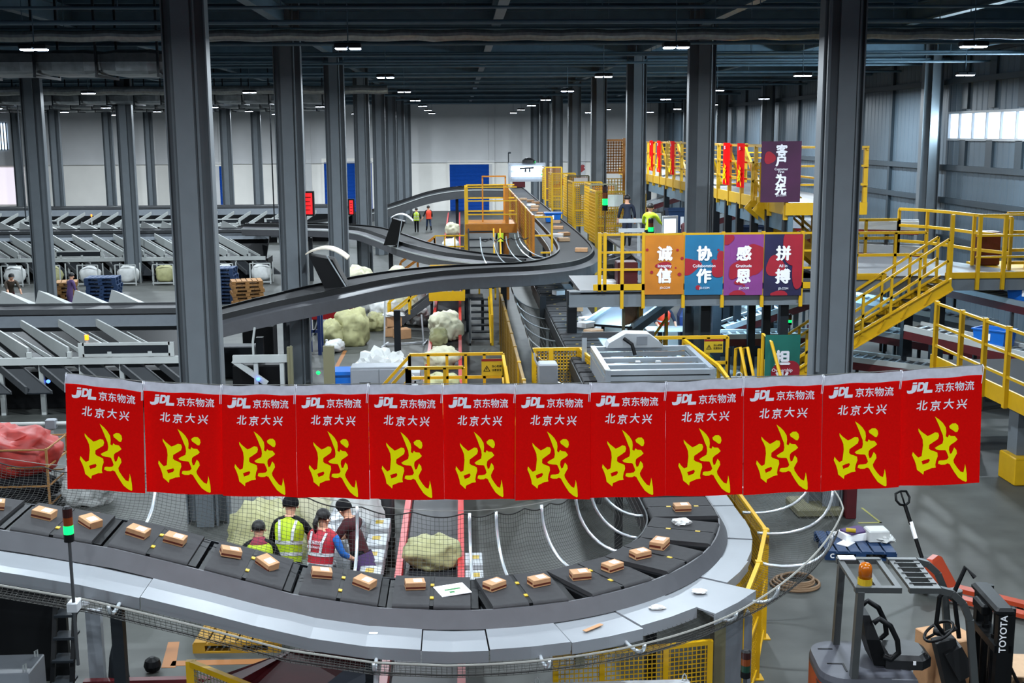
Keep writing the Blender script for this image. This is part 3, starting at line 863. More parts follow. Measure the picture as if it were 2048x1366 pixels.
def beacon(label, p, glow, hgt=.25):
    t = thing('signal_beacon', label, 'signal light', p)
    x, y, z = p
    obj('pole', MB().tube([(x, y, z - hgt), (x, y, z)], .035, 8), 'chute', t)
    obj('lamp', MB().cyl((x, y), .05, z, z + .12, 10), glow, t)
    return t
beacon('small amber beacon glowing on the nearest chute line', (-9.15, 29.3, 1.82), 'glow_amber', .4)
beacon('small amber beacon glowing on the chute line before the back wall', (-23.3, 77.2, 1.75), 'glow_amber', .5)
for x, y, z, g, lab in ((-4.99, 29.0, .84, 'glow_blue', 'blue lamp on the pale frame just above the third flag'), (-6.9, 29.1, .86, 'glow_blue', 'tiny blue lamp above the second flag'), (-10.15, 29.3, .8, 'glow_blue', 'pale blue lamp under the chutes above the first flag'), (-3.6, 29.6, .86, 'glow_green', 'round green lamp beside the olive panel')):
    s = obj('indicator_lamp', MB().lathe((x, y, z), [(.001, -.05), (.04, -.03), (.055, 0), (.04, .03), (.001, .05)], 10), g, loc=(x, y, z)); tag(s, lab, 'lamp')
    
# ------------------------------------------------------------------ stacks of pallets among the chute lines
def make_pallet(label, loc, m, rz=0.0, d=(1.2, 1.0), h=.144, group=None):
    t = thing('pallet', label, 'pallet', loc, group, rz or 1e-6)
    w2, d2 = d[0] / 2, d[1] / 2
    top = MB()
    for i in range(6):
        x = -w2 + i * d[0] / 6
        top.box(x + .015, x + d[0] / 6 - .015, -d2, d2, h - .022, h)
    obj('deck', top, m, t, local=True)
    bl = MB()
    for y in (-d2, -.06, d2 - .12):
        bl.box(-w2, w2, y, y + .12, h - .045, h - .022)
        for x in (-w2, -.08, w2 - .16): bl.box(x, x + .16, y, y + .12, .02, h - .045)
        bl.box(-w2, w2, y, y + .12, 0, .02)
    obj('bearer', bl, m, t, local=True)
    return t
def pallet_stack(n, x, y, m, what, grp, rz=0.0, jit=.03):
    first = None
    for i in range(n):
        lab = '%s, %s from the floor in the stack %s' % (what[0], NTH[i], what[1])
        p = (x + R_.uniform(-jit, jit), y + R_.uniform(-jit, jit), i * .146)
        if first is None: first = make_pallet(lab, p, m, rz, group=grp)
        else: dup(first, p, rz + R_.uniform(-.02, .02), lab, grp)
pallet_stack(9, -14.0, 47.4, 'pallet_blue', ('blue plastic pallet', 'left of the thick column'), 'blue pallets in a stack', .06)
pallet_stack(8, -15.6, 47.2, 'wood', ('worn wooden pallet', 'beside the purple-clad person'), 'wooden pallets beside the blue stack', .25, .06)
pallet_stack(8, -8.35, 47.0, 'wood', ('worn wooden pallet', 'right of the thick column'), 'wooden pallets right of the thick column', .25, .05)
pallet_stack(10, -9.75, 49.0, 'pallet_blue', ('dark blue pallet', 'just behind the wooden ones'), 'dark blue pallets behind the wooden stack', .0)
pallet_stack(4, -21.5, 84, 'wood', ('wooden pallet', 'by the back wall beyond the chutes'), 'wooden pallets by the back wall', .1)
pallet_stack(5, -24.2, 84.5, 'wood', ('wooden pallet', 'nearest the glowing doorway'), 'wooden pallets near the glowing doorway', -.2)
for i in range(7):
    x = -20.4 + i * 1.7 + (1 if i > 4 else 0); lab = 'hung collecting bag under the middle chutes, %s from the left' % NTH[i]
    t = thing('collecting_bag', lab, 'bag', (x, 55.6, 0), 'collecting bags under the middle chutes')
    obj('bag', MB().blob((x, 55.6, .12), (.85, .7, .75), i + 20, .18), ('sack_white', 'sack_green')[i % 3 == 1], t, smooth=True)
    fr = MB()
    for sx in (-.46, .46): fr.bar((x + sx, 55.2, 0), (x + sx, 55.2, .95), .05).bar((x + sx, 56, 0), (x + sx, 56, .95), .05)
    fr.bar((x - .5, 55.2, .1), (x + .5, 55.2, .1), .06).bar((x - .46, 55.2, .95), (x + .46, 55.2, .95), .04)
    obj('stand', fr, 'chute', t)
# ------------------------------------------------------------------ black hoods, signs, cabinets round the near columns
def hood(label, p, wd, hgt, tilt, lid):
    t = thing('scanner_hood', label, 'hood', p)
    x, y, z = p
    m = MB()
    k = math.tan(tilt)
    m.loft([[(x - wd / 2, y - .35, z), (x + wd / 2, y - .35, z), (x + wd / 2, y + .35, z), (x - wd / 2, y + .35, z)],
            [(x - wd / 2 + k * hgt, y - .35, z + hgt), (x + wd / 2 + k * hgt, y - .35, z + hgt - .12), (x + wd / 2 + k * hgt, y + .35, z + hgt - .12), (x - wd / 2 + k * hgt, y + .35, z + hgt)]])
    obj('curtain', m, 'black', t)
    c = MB(); n = 10
    for off in (0,):
        rings = []
        for i in range(n + 1):
            a = i / n; xx = x - wd * .62 + k * hgt + a * wd * 1.75; zz = z + hgt + .02 + .22 * math.sin(a * PI * .78) - .28 * a * a
            rings.append([(xx, y - .42, zz), (xx, y + .42, zz), (xx, y + .42, zz + .03), (xx, y - .42, zz + .03)])
        c.loft(rings)
    obj('lid', c, lid, t, smooth=False)
    obj('strut', MB().tube([(x + wd * .28 + k * hgt, y - .44, z + hgt), (x + wd * .62, y - .44, z - .15)], .02, 6), 'tube_silver', t)
    return t
hood('black tilted hood with a curved cream lid over the descending conveyor', (-3.25, 32.0, 2.62), .62, .98, -.42, 'cream')
hood('smaller black tilted hood with a pale lid over the farther conveyor', (-2.85, 48.6, 2.35), .5, 1.05, .35, 'white_paint')
tag(obj('black_box', MB().rbox((-6.7, 30.2, 2.15), (.36, .5, .92), .03), 'black', loc=(-6.7, 30.2, 2.15)), 'black box at the end of the nearest chute line by the thick column', 'box')
def led_board(label, p, wd, hgt):
    t = thing('display_board', label, 'display', p)
    x, y, z = p
    obj('casing', MB().box(x - wd / 2 - .05, x + wd / 2 + .05, y, y + .12, z - hgt / 2 - .05, z + hgt / 2 + .05), 'black', t)
    obj('screen', MB().box(x - wd / 2, x + wd / 2, y - .01, y, z - hgt / 2, z + hgt / 2), 'glow_red', t)
    m = MB()
    for k in range(4): m.box(x - wd * .42, x + wd * (.36 - .1 * (k % 2)), y - .014, y - .01, z + hgt * (.3 - .2 * k) - .012, z + hgt * (.3 - .2 * k) + .012)
    obj('display_lines', m, 'black', t)
    obj('mount', MB().bar((x - wd, y + .2, z), (x + wd / 2, y + .1, z), .06), 'steel_dark', t)
    return t
led_board('glowing red display board beside the second left column', (-4.08, 32.6, 4.9), .22, .56)
led_board('smaller glowing red display board beside the third left column', (-4.0, 44.5, 4.1), .13, .5)
# ------------------------------------------------------------------ upper sorter loops and feeder conveyors
def sorter(name, label, pts, wd=1.0, plate='skirt', legs=(), drop=.3, n=8, bed='belt'):
    path = smoothpath(pts, n)
    t = thing(name, label, 'conveyor', V((pts[0][0], pts[0][1], 0)))
    h = wd / 2
    obj('belt_deck', MB().sweep(path, [(-h, -.02), (h, -.02), (h, -.1), (-h, -.1)]), bed, t)
    obj('edge_strip', MB().sweep(path, [(h, .04), (h + .06, .04), (h + .1, -.12), (h + .04, -.12)]), 'black', t)
    obj('edge_strip', MB().sweep(path, [(-h, .04), (-h - .06, .04), (-h - .1, -.12), (-h - .04, -.12)]), 'black', t)
    for s in (1, -1):
        obj('side_plate', MB().sweep(path, [(s * (h + .09), -.1), (s * (h + .26), -.16), (s * (h + .3), -.18), (s * (h + .3), -.2 - drop), (s * (h + .27), -.2 - drop), (s * (h + .27), -.22), (s * (h + .09), -.15)]), plate, t)
    obj('lip', MB().sweep(path, [(h + .305, -.17), (h + .32, -.17), (h + .32, -.22), (h + .305, -.22)]), 'chute', t)
    obj('dark_underside', MB().sweep(path, [(-h, -.1), (h, -.1), (h, -.55), (-h, -.55)]), 'steel_dark', t)
    for x, y, z in legs: obj('leg', MB().box(x - .09, x + .09, y - .09, y + .09, 0, z), 'steel_dark', t)
    return t, path
UP, up_path = sorter('upper_sorter', 'dark sorter loop curving overhead beneath the orange fence and down past the black hood',
    [(4.05, 92, 2.8), (4.05, 76, 2.8), (4.05, 60, 2.82), (4.1, 50, 2.82), (4.05, 43, 2.8), (3.75, 39.5, 2.82), (3.0, 36.7, 2.86), (1.9, 35.2, 2.9), (.6, 34.6, 2.92), (-1.0, 33.8, 2.92), (-2.5, 32.6, 2.85), (-4.1, 31.15, 2.68), (-5.2, 30.6, 2.5), (-6.4, 30.2, 2.25)], 1.1,
    'skirt', [(2.35, 34.3, 2.1), (3.2, 35.6, 2.1), (1.3, 36.6, 2.1), (3.35, 41, 2.1), (4.6, 50, 2.1), (3.4, 58, 2.1), (4.6, 66, 2.1), (-1.8, 33.2, 1.9), (-5.2, 30.7, 1.6)], bed='belt')
sorter('feeder_conveyor', 'dark feeder conveyor that joins the upper sorter loop from the second left column',
    [(-10, 57.6, 2.6), (-6.6, 56.2, 2.62), (-4.3, 54.5, 2.6), (-3.0, 51.8, 2.5), (-1.7, 48.0, 2.42), (-.1, 43.4, 2.5), (1.5, 40.5, 2.6), (2.5, 38.3, 2.75)], .9, 'skirt', [(-3.0, 51.5, 2), (-7, 56.3, 2), (.2, 43.6, 1.9)])
sorter('feeder_conveyor', 'grey conveyor rising to the yellow gantry in front of the blue roller door',
    [(-9.5, 75.5, 1.3), (-6.5, 75.5, 1.85), (-4, 75.5, 2.55), (-1.9, 75.5, 3.2), (0.2, 75.5, 3.5), (3.0, 75.5, 3.5)], .9, 'chute_dark', [(-4.2, 75.5, 2.0), (-7.5, 75.5, 1.1), (-.2, 75.5, 3.0)], .5)
sorter('feeder_conveyor', 'low grey conveyor running behind the left columns to the chute lines',
    [(-12, 66, 1.9), (-9, 66, 2.0), (-6.8, 65.2, 2.3), (-5.4, 64, 2.7)], .8, 'chute_dark', [(-9, 66, 1.6)], .4)
# parcels riding on the upper sorter
k = 0
for i, y in enumerate((40.2, 44.3, 46.1, 46.8, 50, 53.5, 57, 59, 62, 65, 66.5, 68.5, 70.5, 72.5)):
    x = 4.0 + R_.uniform(-.3, .3)
    lab = 'brown parcel on the upper sorter beside the orange fence, %s from the bend' % (NTH[i] if i < 12 else ('thirteenth', 'fourteenth')[i - 12])
    o = obj('parcel', MB().rbox((x, y, 2.8 + .06), (.42, .3, .13), .01, R_.uniform(-.4, .4)), ('cardboard', 'cardboard_pale', 'paper')[i % 4 % 3], loc=(x, y, 2.8)); tag(o, lab, 'parcel', 'parcels riding on the upper sorter')
t = thing('tote_bin', 'bright blue tote bin riding on the upper sorter', 'bin', (4.15, 54, 2.82))
obj('tub', MB().loft([[(3.85, 53.75, 2.82), (4.45, 53.75, 2.82), (4.45, 54.2, 2.82), (3.85, 54.2, 2.82)], [(3.78, 53.68, 3.24), (4.52, 53.68, 3.24), (4.52, 54.27, 3.24), (3.78, 54.27, 3.24)]]).box(3.75, 4.55, 53.65, 54.3, 3.19, 3.25), 'bin_blue', t)
obj('label_tag', MB().box(4.1, 4.18, 53.66, 53.67, 2.95, 3.13), 'paper', t)
# bent tubes and netting inside the upper loop
t = thing('safety_net', 'net on thin bent tubes inside the upper sorter loop', 'safety net', (1.0, 38, 2.7))
for x, y, dx in ((.9, 36.4, -.3), (1.6, 36.3, -.6), (2.2, 36.6, -.8), (2.7, 37.3, -1.0), (2.95, 38.4, -1.1)):
    obj('bent_tube', MB().tube([(x + dx * math.sin(a * PI / 16), y + .5 * math.sin(a * PI / 16), 2.75 + .85 * (1 - math.cos(a * PI / 16))) for a in range(9)], .02, 6), 'tube_silver', t)
obj('edge_rope', MB().tube([(.6 + .08 * i, 36.9 + .04 * i, 3.55 - .1 * abs(math.sin(i * .8))) for i in range(20)], .02, 5), 'rope_dark', t)
# nets on bent tubes that shield the lower sorter behind the yellow fence
t = thing('safety_net', 'hanging net on white bent tubes beside the dark posts under the upper loop', 'safety net', (1.4, 30, 1.2))
for i in range(7):
    y = 24.6 + i * 1.9
    obj('bent_tube', MB().tube([(2.55 - 1.05 * math.sin(a * PI / 16), y, 1.45 + .75 * (1 - math.cos(a * PI / 16))) for a in range(9)], .02, 6), 'tube_silver', t)
o = obj('netting', netting(lambda u, v: (2.55 - 1.05 * math.sin(v * PI / 2), 24.6 + u * 11.4, 1.45 + .75 * (1 - math.cos(v * PI / 2))), 150, 16, .003), 'net', t); o['kind'] = 'stuff'
# ------------------------------------------------------------------ long red-railed belt down the middle, with sacks
t = thing('belt_conveyor', 'long flat belt conveyor with red side rails running down the middle aisle', 'conveyor', (-.48, 40, 0))
obj('belt', MB().box(-.86, -.1, 10.2, 92, .62, .7), 'belt_wet', t)
for x in (-.95, -.1): obj('side_rail', MB().box(x, x + .09, 10.2, 92, .52, .86), 'red_belt', t)
obj('frame', MB().box(-.9, -.06, 10.4, 91.8, .3, .6), 'steel_dark', t)
for y in range(12, 92, 6):
    for x in (-.92, -.1): obj('leg', MB().box(x, x + .07, y, y + .07, 0, .5), 'steel_dark', t)
def sack(label, p, d, m, seed, amp=.2, rz=0.0, grp=None, knot=True, cat='sack'):
    t = thing('sack', label, cat, p, grp)
    obj('bag', MB().blob(p, d, seed, amp, 4, 1.5, rz), m, t, smooth=True)
    if knot:
        a = rz + seed; q = V(p) + V((math.cos(a) * d[0] * .34, math.sin(a) * d[1] * .2, d[2] * .86))
        obj('tied_neck', MB().lathe(q, [(.012, -.1), (.05, -.05), (.02, .0), (.055, .06), (.03, .09), (.001, .08)], 8), m, t, smooth=True)
    return t
sack('olive-white stuffed sack lying alone on the belt under the flags', (-.47, 16.2, .7), (.7, .55, .42), 'sack_green', 1, .2, .1)
sack('pale sack on the red-railed belt just beyond the yellow crossover railing', (-.5, 27.2, .7), (.78, .9, .55), 'sack_green', 2)
sack('white sack half behind the yellow crossover railing, lowest in view', (-.45, 24.9, .7), (.66, .6, .5), 'sack_white', 12, .25)
tag(obj('bag_cloth', MB().blob((-.75, 25.6, .7), (.25, .8, .3), 4, .3), 'tarp_red', loc=(-.75, 25.6, .7)), 'orange-red cloth crumpled against the red rail behind the crossover', 'cloth')
sack('lying pale sack on the belt, second beyond the crossover railing', (-.55, 31.0, .7), (.7, 1.1, .5), 'sack', 3, .2, -.5)
sack('big pale sack piled on the belt in front of the yellow footbridge', (-.5, 35.4, .7), (.85, 1.2, .75), 'sack', 5, .25)
sack('olive sack squeezed below the big pale one before the footbridge', (-.68, 34.2, .7), (.5, .8, .5), 'sack_green', 6, .2)
sack('white sack on the belt just behind the yellow footbridge', (-.5, 44.2, .7), (.8, .9, .8), 'sack_white', 8)
sack('white sack farther along the belt under the grey rising conveyor', (-.5, 62, .7), (.8, 1.2, .7), 'sack_white', 9)
sack('cream sack on the belt below the far yellow gantry', (-.5, 57, .7), (.7, 1, .6), 'sack', 10)
sack('cream sack topmost on the belt near the back wall', (-.5, 72, .7), (.8, 1.2, .8), 'sack', 11)
# control boxes beside the belt
YB = [15.75, 16.42, 17.1, 17.85, 24.2, 26.6, 28.2, 30.0]
for i, y in enumerate(YB):
    x = -1.3 if i < 4 else -1.22
    lab = ('white control box with an orange sticker beside the belt, %s from the lowest flag edge' % NTH[3 - i]) if i < 4 else 'white control box beside the red rail, %s beyond the crossover railing' % NTH[i - 4]
    t = thing('control_box', lab, 'control box', (x, y, 0), 'control boxes beside the belt')
    obj('casing', MB().rbox((x, y, .69), (.3, .5, .22), .01), 'white_paint', t)
    obj('foot', MB().box(x - .04, x + .04, y - .04, y + .04, 0, .58), 'steel_dark', t)
    if i < 4: obj('sticker', MB().box(x - .07, x + .05, y - .02, y + .14, .8, .803), 'sign_yellow', t)
for i, y in enumerate((15.5, 16.2)):
    t = thing('control_box', 'white control box with sticker right of the belt, %s one' % ('nearer', 'farther')[i], 'control box', (.12, y, 0))
    obj('casing', MB().rbox((.12, y, .69), (.26, .48, .22), .01), 'white_paint', t); obj('foot', MB().box(.08, .16, y - .04, y + .04, 0, .58), 'steel_dark', t)
    obj('sticker', MB().box(.1, .2, y - .02, y + .12, .8, .803), 'sign_yellow', t)
# sacks round the four workers
for i, (x, y, d, m) in enumerate(((-2.95, 17.6, (1.2, 1.0, 1.15), 'sack_green'), (-2.2, 18.6, (1.1, 1.0, 1.2), 'sack'), (-3.6, 16.9, (.8, .7, .5), 'sack_green'), (-1.85, 17.2, (.75, .9, 1.1), 'sack_silver'), (-2.05, 16.1, (.5, .5, .9), 'sack_silver'), (-1.75, 18.4, (.8, .8, 1.4), 'sack_white'), (-2.75, 19.6, (1.2, 1, 1.3), 'sack_white'))):
    sack(('large khaki sack heaped behind the lime-vested worker', 'pale sack heaped behind the two vested workers', 'low khaki sack left of the pink-scarfed worker', 'silver foil sack between the red-vested and the dark-clad worker', 'silver foil sack in the hands of the dark-clad worker', 'white sack stacked tall beside the first white control box', 'white sack at the back of the heap below the fourth flag')[i], (x, y, 0), d, m, i + 30, .24)
tag(obj('grey_crate', MB().rbox((-1.55, 19.2, .55), (.75, .8, 1.1), .05), 'chute_dark', loc=(-1.55, 19.2, 0)), 'large grey tub standing behind the dark-clad worker', 'tub')
tag(obj('cabinet', MB().rbox((-5.0, 17.6, .4), (.7, .5, .8), .02), 'olive', loc=(-5, 17.6, 0)), 'drab cabinet on the floor under the second flag', 'cabinet')
tag(obj('post', MB().box(-5.75, -5.6, 17.9, 18.05, 0, 1.0), 'dark_red', loc=(-5.7, 18, 0)), 'dark red post under the second flag', 'post')
# ------------------------------------------------------------------ yellow crossover stairs over the belt
def rail_run(mb, pts, r=.03, h=1.0, mids=(.5,), posts=True):
    pts = [V(p) for p in pts]
    for a, b in zip(pts, pts[1:]):
        for q in (1.0,) + tuple(mids): mb.bar(a + V((0, 0, h * q)), b + V((0, 0, h * q)), r * 2, r * 2)
    if posts:
        for p in pts: mb.bar(p, p + V((0, 0, h)), r * 2)
    return mb
def seg(a, b, n): return [V(a).lerp(V(b), i / n) for i in range(n + 1)]
t = thing('crossover_stair', 'bright yellow crossover stair with tube railings spanning the red-railed belt', 'stair', (-.4, 24, 0))
obj('deck', MB().box(-1.15, .9, 23.35, 24.75, 1.12, 1.2), 'yellow', t)
obj('railing', rail_run(MB(), seg((-1.1, 23.4, 1.2), (.02, 23.4, 1.2), 3), .03, .95), 'yellow', t)
obj('railing', rail_run(MB(), seg((-1.1, 24.7, 1.2), (.85, 24.7, 1.2), 5), .03, .98), 'yellow', t)
for y in (23.4, 24.7):
    m = MB(); a, b = V((-1.1, y, 1.2)), V((-2.2, y, 0))
    rail_run(m, seg(a, b, 2), .03, .95); obj('stair_railing', m, 'yellow', t)
    obj('stringer', MB().bar(a, b, .05, .2), 'yellow', t)
    obj('stair_railing', rail_run(MB(), seg((.85, y, 1.2), (1.0, y - .9, .2), 1), .03, .95), 'yellow', t)
for i in range(6):
    x = -1.3 - i * .16; obj('tread', MB().box(x - .12, x + .06, 23.42, 24.68, 1.0 - i * .18, 1.03 - i * .18), 'steel_dark', t)
for x in (-1.1, .85):
    for y in (23.4, 24.7): obj('leg', MB().box(x - .05, x + .05, y - .05, y + .05, 0, 1.12), 'yellow', t)
def warning_sign(parent, c, wd=.4, hgt=.3):
    x, y, z = c
    p = obj('warning_sign', MB().box(x - wd / 2, x + wd / 2, y - .012, y, z - hgt / 2, z + hgt / 2), 'sign_yellow', parent)
    ORIGIN[p.name] = ORIGIN[parent.name]
    obj('sign_band', MB().box(x - wd / 2, x + wd / 2, y - .014, y - .012, z + hgt * .36, z + hgt / 2), 'red_paint', p)
    m = MB(); s = hgt * .42; cx, cz = x - wd * .25, z - hgt * .06
    m.flat([[(-s / 2, -s * .43), (s / 2, -s * .43), (0, s * .43)], [(-s * .33, -s * .33), (s * .33, -s * .33), (0, s * .25)]], facing((cx, y - .015, cz)))
    m.flat([[(-s * .05, -s * .22), (s * .05, -s * .22), (s * .08, s * .1), (-s * .08, s * .1)]], facing((cx, y - .015, cz)))
    m.text('当心机械', wd * .12, facing((x + wd * .22, y - .015, z + hgt * .06)), bold=.02).text('注意安全', wd * .12, facing((x + wd * .22, y - .015, z - hgt * .17)), bold=.02)
    obj('sign_print', m, 'black', p)
    return p
warning_sign(t, (.62, 24.66, 1.9), .44, .36)
# the second footbridge with stairs, farther along the belt
t = thing('footbridge', 'yellow footbridge with a solid kick plate over the belt beyond the sacks', 'footbridge', (-.4, 41.2, 0))
obj('deck', MB().box(-1.05, .75, 40.8, 41.8, 1.15, 1.2), 'steel_dark', t)
obj('kick_plate', MB().box(-1.1, .12, 40.74, 40.8, 1.1, 1.42), 'yellow', t)
obj('railing', rail_run(MB(), seg((-1.08, 40.78, 1.2), (.1, 40.78, 1.2), 3), .03, 1.0), 'yellow', t)
obj('railing', rail_run(MB(), seg((-1.08, 41.8, 1.2), (1.2, 41.8, 1.2), 4), .03, 1.0), 'yellow', t)
for y in (40.8, 41.8):
    obj('stringer', MB().bar((-1.05, y, 1.15), (-2.55, y, .05), .06, .24), 'chute_dark', t)
    obj('stair_railing', rail_run(MB(), seg((-1.08, y, 1.2), (-2.5, y, .1), 2), .035, .95), 'yellow', t)
for i in range(6): obj('tread', MB().box(-1.35 - i * .22, -1.1 - i * .22, 40.84, 41.78, .95 - i * .18, .98 - i * .18), 'steel_dark', t)
for i in range(7): obj('tread', MB().box(.32, .92, 40.6 - i * .36, 40.9 - i * .36, 1.12 - i * .165, 1.16 - i * .165), 'steel_dark', t)
for x in (.26, .93): obj('stringer', MB().bar((x, 40.8, 1.15), (x, 38.1, .0), .05, .18), ('yellow', 'steel_dark')[x < .5], t)
obj('stair_railing', rail_run(MB(), seg((.98, 40.8, 1.2), (.98, 38.1, 0), 3), .035, .95), 'yellow', t)
for x in (-1.02, .2, .72): obj('leg', MB().box(x - .05, x + .05, 40.85, 40.95, 0, 1.15), 'steel_dark', t)
obj('red_notice', MB().box(-2.02, -1.62, 40.9, 40.92, 1.45, 1.85), 'dark_red', t)
t = thing('trestle_stand', 'thin white trestle stand beside the lower end of the footbridge stair', 'stand', (-2.0, 38.6, 0))
obj('frame', MB().bar((-2.5, 38.2, .05), (-1.2, 38.6, .05), .05).bar((-2.5, 38.2, 0), (-2.45, 38.3, 1.6), .05).bar((-1.25, 38.6, 0), (-1.3, 38.6, .95), .05).bar((-2.55, 37.8, .03), (-2.4, 38.7, .03), .06).bar((-1.25, 38.2, .03), (-1.15, 39, .03), .06), 'white_paint', t)
# ------------------------------------------------------------------ goods on the floor between the columns and the belt
PILE = [(-3.55, 38.6, (1.0, .9, 1.15), 'sack_green', 'upright khaki sack with a gathered neck beside the dark post'), (-4.1, 38.3, (.7, .6, .8), 'sack_green', 'khaki sack leaning left of the upright one'), (-4.0, 37.4, (.75, .5, .35), 'sack_white', 'small white bundle on the floor before the khaki sacks'),
        (-2.7, 42.4, (1.2, 1, .95), 'sack_white', 'white sack at the edge of the big heap by the red cart'), (-2.2, 43.5, (1.1, 1, 1.1), 'sack', 'cream sack in the heap left of the footbridge stair'), (-3.2, 44.6, (1.3, 1.1, 1.2), 'sack_white', 'white sack behind the red cart'), (-2.5, 45.5, (1.4, 1.2, 1.6), 'sack', 'tall cream sack at the back of the heap'), (-1.9, 45.0, (1, 1, 1.3), 'sack_white', 'white sack under the conveyor behind the footbridge stair'),
        (-1.6, 42.6, (.8, .7, .6), 'sack_white', 'white sack under the footbridge stair'), (-3.9, 46.5, (1.2, 1, 1.5), 'sack', 'cream sack at the rear left of the heap'), (-2.95, 41.5, (.8, .7, .6), 'sack_green', 'dark-bottomed sack nearest on the floor before the heap')]
for i, (x, y, d, m, lab) in enumerate(PILE): sack(lab, (x, y, 0), d, m, i + 50, .24, i * .7)
t = thing('cart', 'open dark red cart heaped with bags left of the sack pile', 'cart', (-4.3, 41, 0))
obj('tub', MB().loft([[(-5.1, 40.5, .55), (-3.7, 40.5, .55), (-3.7, 41.5, .55), (-5.1, 41.5, .55)], [(-5.2, 40.4, 1.25), (-3.55, 40.4, 1.25), (-3.55, 41.6, 1.25), (-5.2, 41.6, 1.25)]]), 'red_paint', t)
for x in (-5.0, -3.8):
    for y in (40.6, 41.4): obj('wheel_leg', MB().box(x - .05, x + .05, y - .05, y + .05, 0, .55), 'steel_dark', t)
sack('white bag lying in the open red cart', (-4.4, 41.0, 1.25), (1.0, .8, .35), 'sack_white', 77, .3)
for i, (x, y, z) in enumerate(((-2.35, 40.2, 0), (-2.3, 40.2, .34), (-2.0, 39.7, 0))):
    o = obj('carton', MB().rbox((x, y, z + .17), (.5, .42, .33), .01, .2 * i), 'cardboard', loc=(x, y, z)); tag(o, ('brown carton under the stacked carton left of the footbridge stair', 'brown carton stacked on another left of the footbridge stair', 'brown carton on the floor by the white trestle')[i], 'carton')
tag(obj('plastic_wrap', MB().blob((-2.3, 40.2, .68), (.6, .5, .12), 8, .4), 'sack_white', loc=(-2.3, 40.2, .68)), 'white plastic wrap on the stacked carton', 'wrap')
t = thing('floor_cabinet', 'wide pale two-door electrical cabinet left of the yellow crossover stair', 'cabinet', (-1.9, 27, 0))
obj('body', MB().rbox((-1.9, 27.2, .75), (1.3, .5, 1.5), .015), 'cabinet_grey', t)
for x in (-2.22, -1.58): obj('door', MB().rbox((x, 26.94, .74), (.62, .02, 1.4), .006), 'cabinet_grey', t)
obj('louver', MB().box(-2.35, -2.1, 26.92, 26.93, .9, 1.15), 'chute_dark', t)
tag(obj('plastic_heap', MB().blob((-1.95, 28.7, .2), (1.2, .8, 1.25), 3, .3, 4, 3), 'sack_white', loc=(-1.95, 28.7, 0)), 'crumpled heap of white plastic film behind the pale cabinet', 'plastic film')
t = thing('tote_bin', 'bright blue bin behind the pale cabinet next to the olive panel', 'bin', (-2.9, 27.6, 0))
obj('tub', MB().rbox((-2.85, 27.6, .65), (.6, .6, 1.3), .03).box(-3.18, -2.52, 27.27, 27.93, 1.25, 1.33), 'bin_blue', t)
tag(obj('upright_board', MB().box(-3.15, -2.9, 26.9, 27.0, 0, 2.0), 'olive', loc=(-3, 27, 0)), 'flat olive panel standing upright left of the blue bin', 'panel')
sack('netted white sack in front of the blue bin', (-2.75, 26.6, 0), (.35, .35, 1.1), 'sack_white', 90, .15)
t = thing('storage_rack', 'blue steel rack frame left of the khaki sacks', 'rack', (-4.9, 37, 0))
for x in (-5.3, -4.75, -4.4):
    for y in (36.8, 37.4): obj('upright', MB().box(x - .05, x + .05, y - .05, y + .05, 0, 2.0), 'rack_blue', t)
obj('beam', MB().box(-5.3, -4.4, 36.78, 36.84, 1.3, 1.4).box(-5.3, -4.4, 36.78, 36.84, .7, .8), 'rack_blue', t)
obj('brace', MB().bar((-5.3, 36.8, .8), (-4.75, 36.8, 1.9), .04).bar((-4.75, 36.8, .2), (-4.4, 36.8, 1.2), .04), 'chute', t)
for i, (x, y, z, d, m) in enumerate(((-6.0, 35.5, .0, (.9, .8, 1.2), 'black'), (-6.3, 33.6, 0, (1.0, .6, .9), 'steel_dark'), (-5.1, 29.7, 0, (1.2, .5, 1.1), 'black'))):
    o = obj('machine_box', MB().rbox((x, y, d[2] / 2), d, .03), m, loc=(x, y, 0)); tag(o, ('black box under the descending conveyor by the blue rack', 'dark grey machine under the descending conveyor', 'dark box behind the grooved post')[i], 'machine')
# red sack cage at the picture's left edge
t = thing('cage_cart', 'rusty cage cart piled with a shiny red tarpaulin bundle left of the first flag', 'cart', (-8.4, 21.6, 0))
cg = MB()
for x in (-9.4, -7.42):
    for y in (21.05, 22.15): cg.bar((x, y, 0), (x, y, 1.25), .035)
for z in (.2, .55, .9, 1.22):
    cg.bar((-9.4, 21.05, z), (-7.42, 21.05, z), .025).bar((-7.42, 21.05, z), (-7.42, 22.15, z), .025).bar((-9.4, 22.15, z), (-7.42, 22.15, z), .025)
obj('cage', cg, 'wood', t)
obj('cage_floor', MB().box(-9.4, -7.42, 21.05, 22.15, .1, .16), 'steel_dark', t)
sack('shiny red tarpaulin bundle bulging from the cage cart', (-8.5, 21.6, .62), (1.85, 1.0, .85), 'tarp_red', 41, .26)
sack('dark load sagging inside the cage cart below the red bundle', (-8.4, 21.6, .17), (1.7, .95, .5), 'cloth_black', 42, .2)
sack('crumpled white sacks on the floor right of the cage cart', (-6.95, 21.8, 0), (.8, .8, .9), 'sack_white', 43, .35)
t = thing('handrail', 'thin grey tube rail with a clamp above the red bundle', 'rail', (-7, 23.4, 0))
obj('tube', MB().tube([(-11, 23.4, 1.14), (-6.6, 23.4, 1.14)], .04, 8), 'chute', t)
obj('clamp', MB().rbox((-8.1, 23.38, 1.14), (.2, .16, .2), .02), 'cabinet_grey', t)
for x in (-10.2, -8.1): obj('post', MB().tube([(x, 23.4, 0), (x, 23.4, 1.14)], .035, 6), 'chute', t)
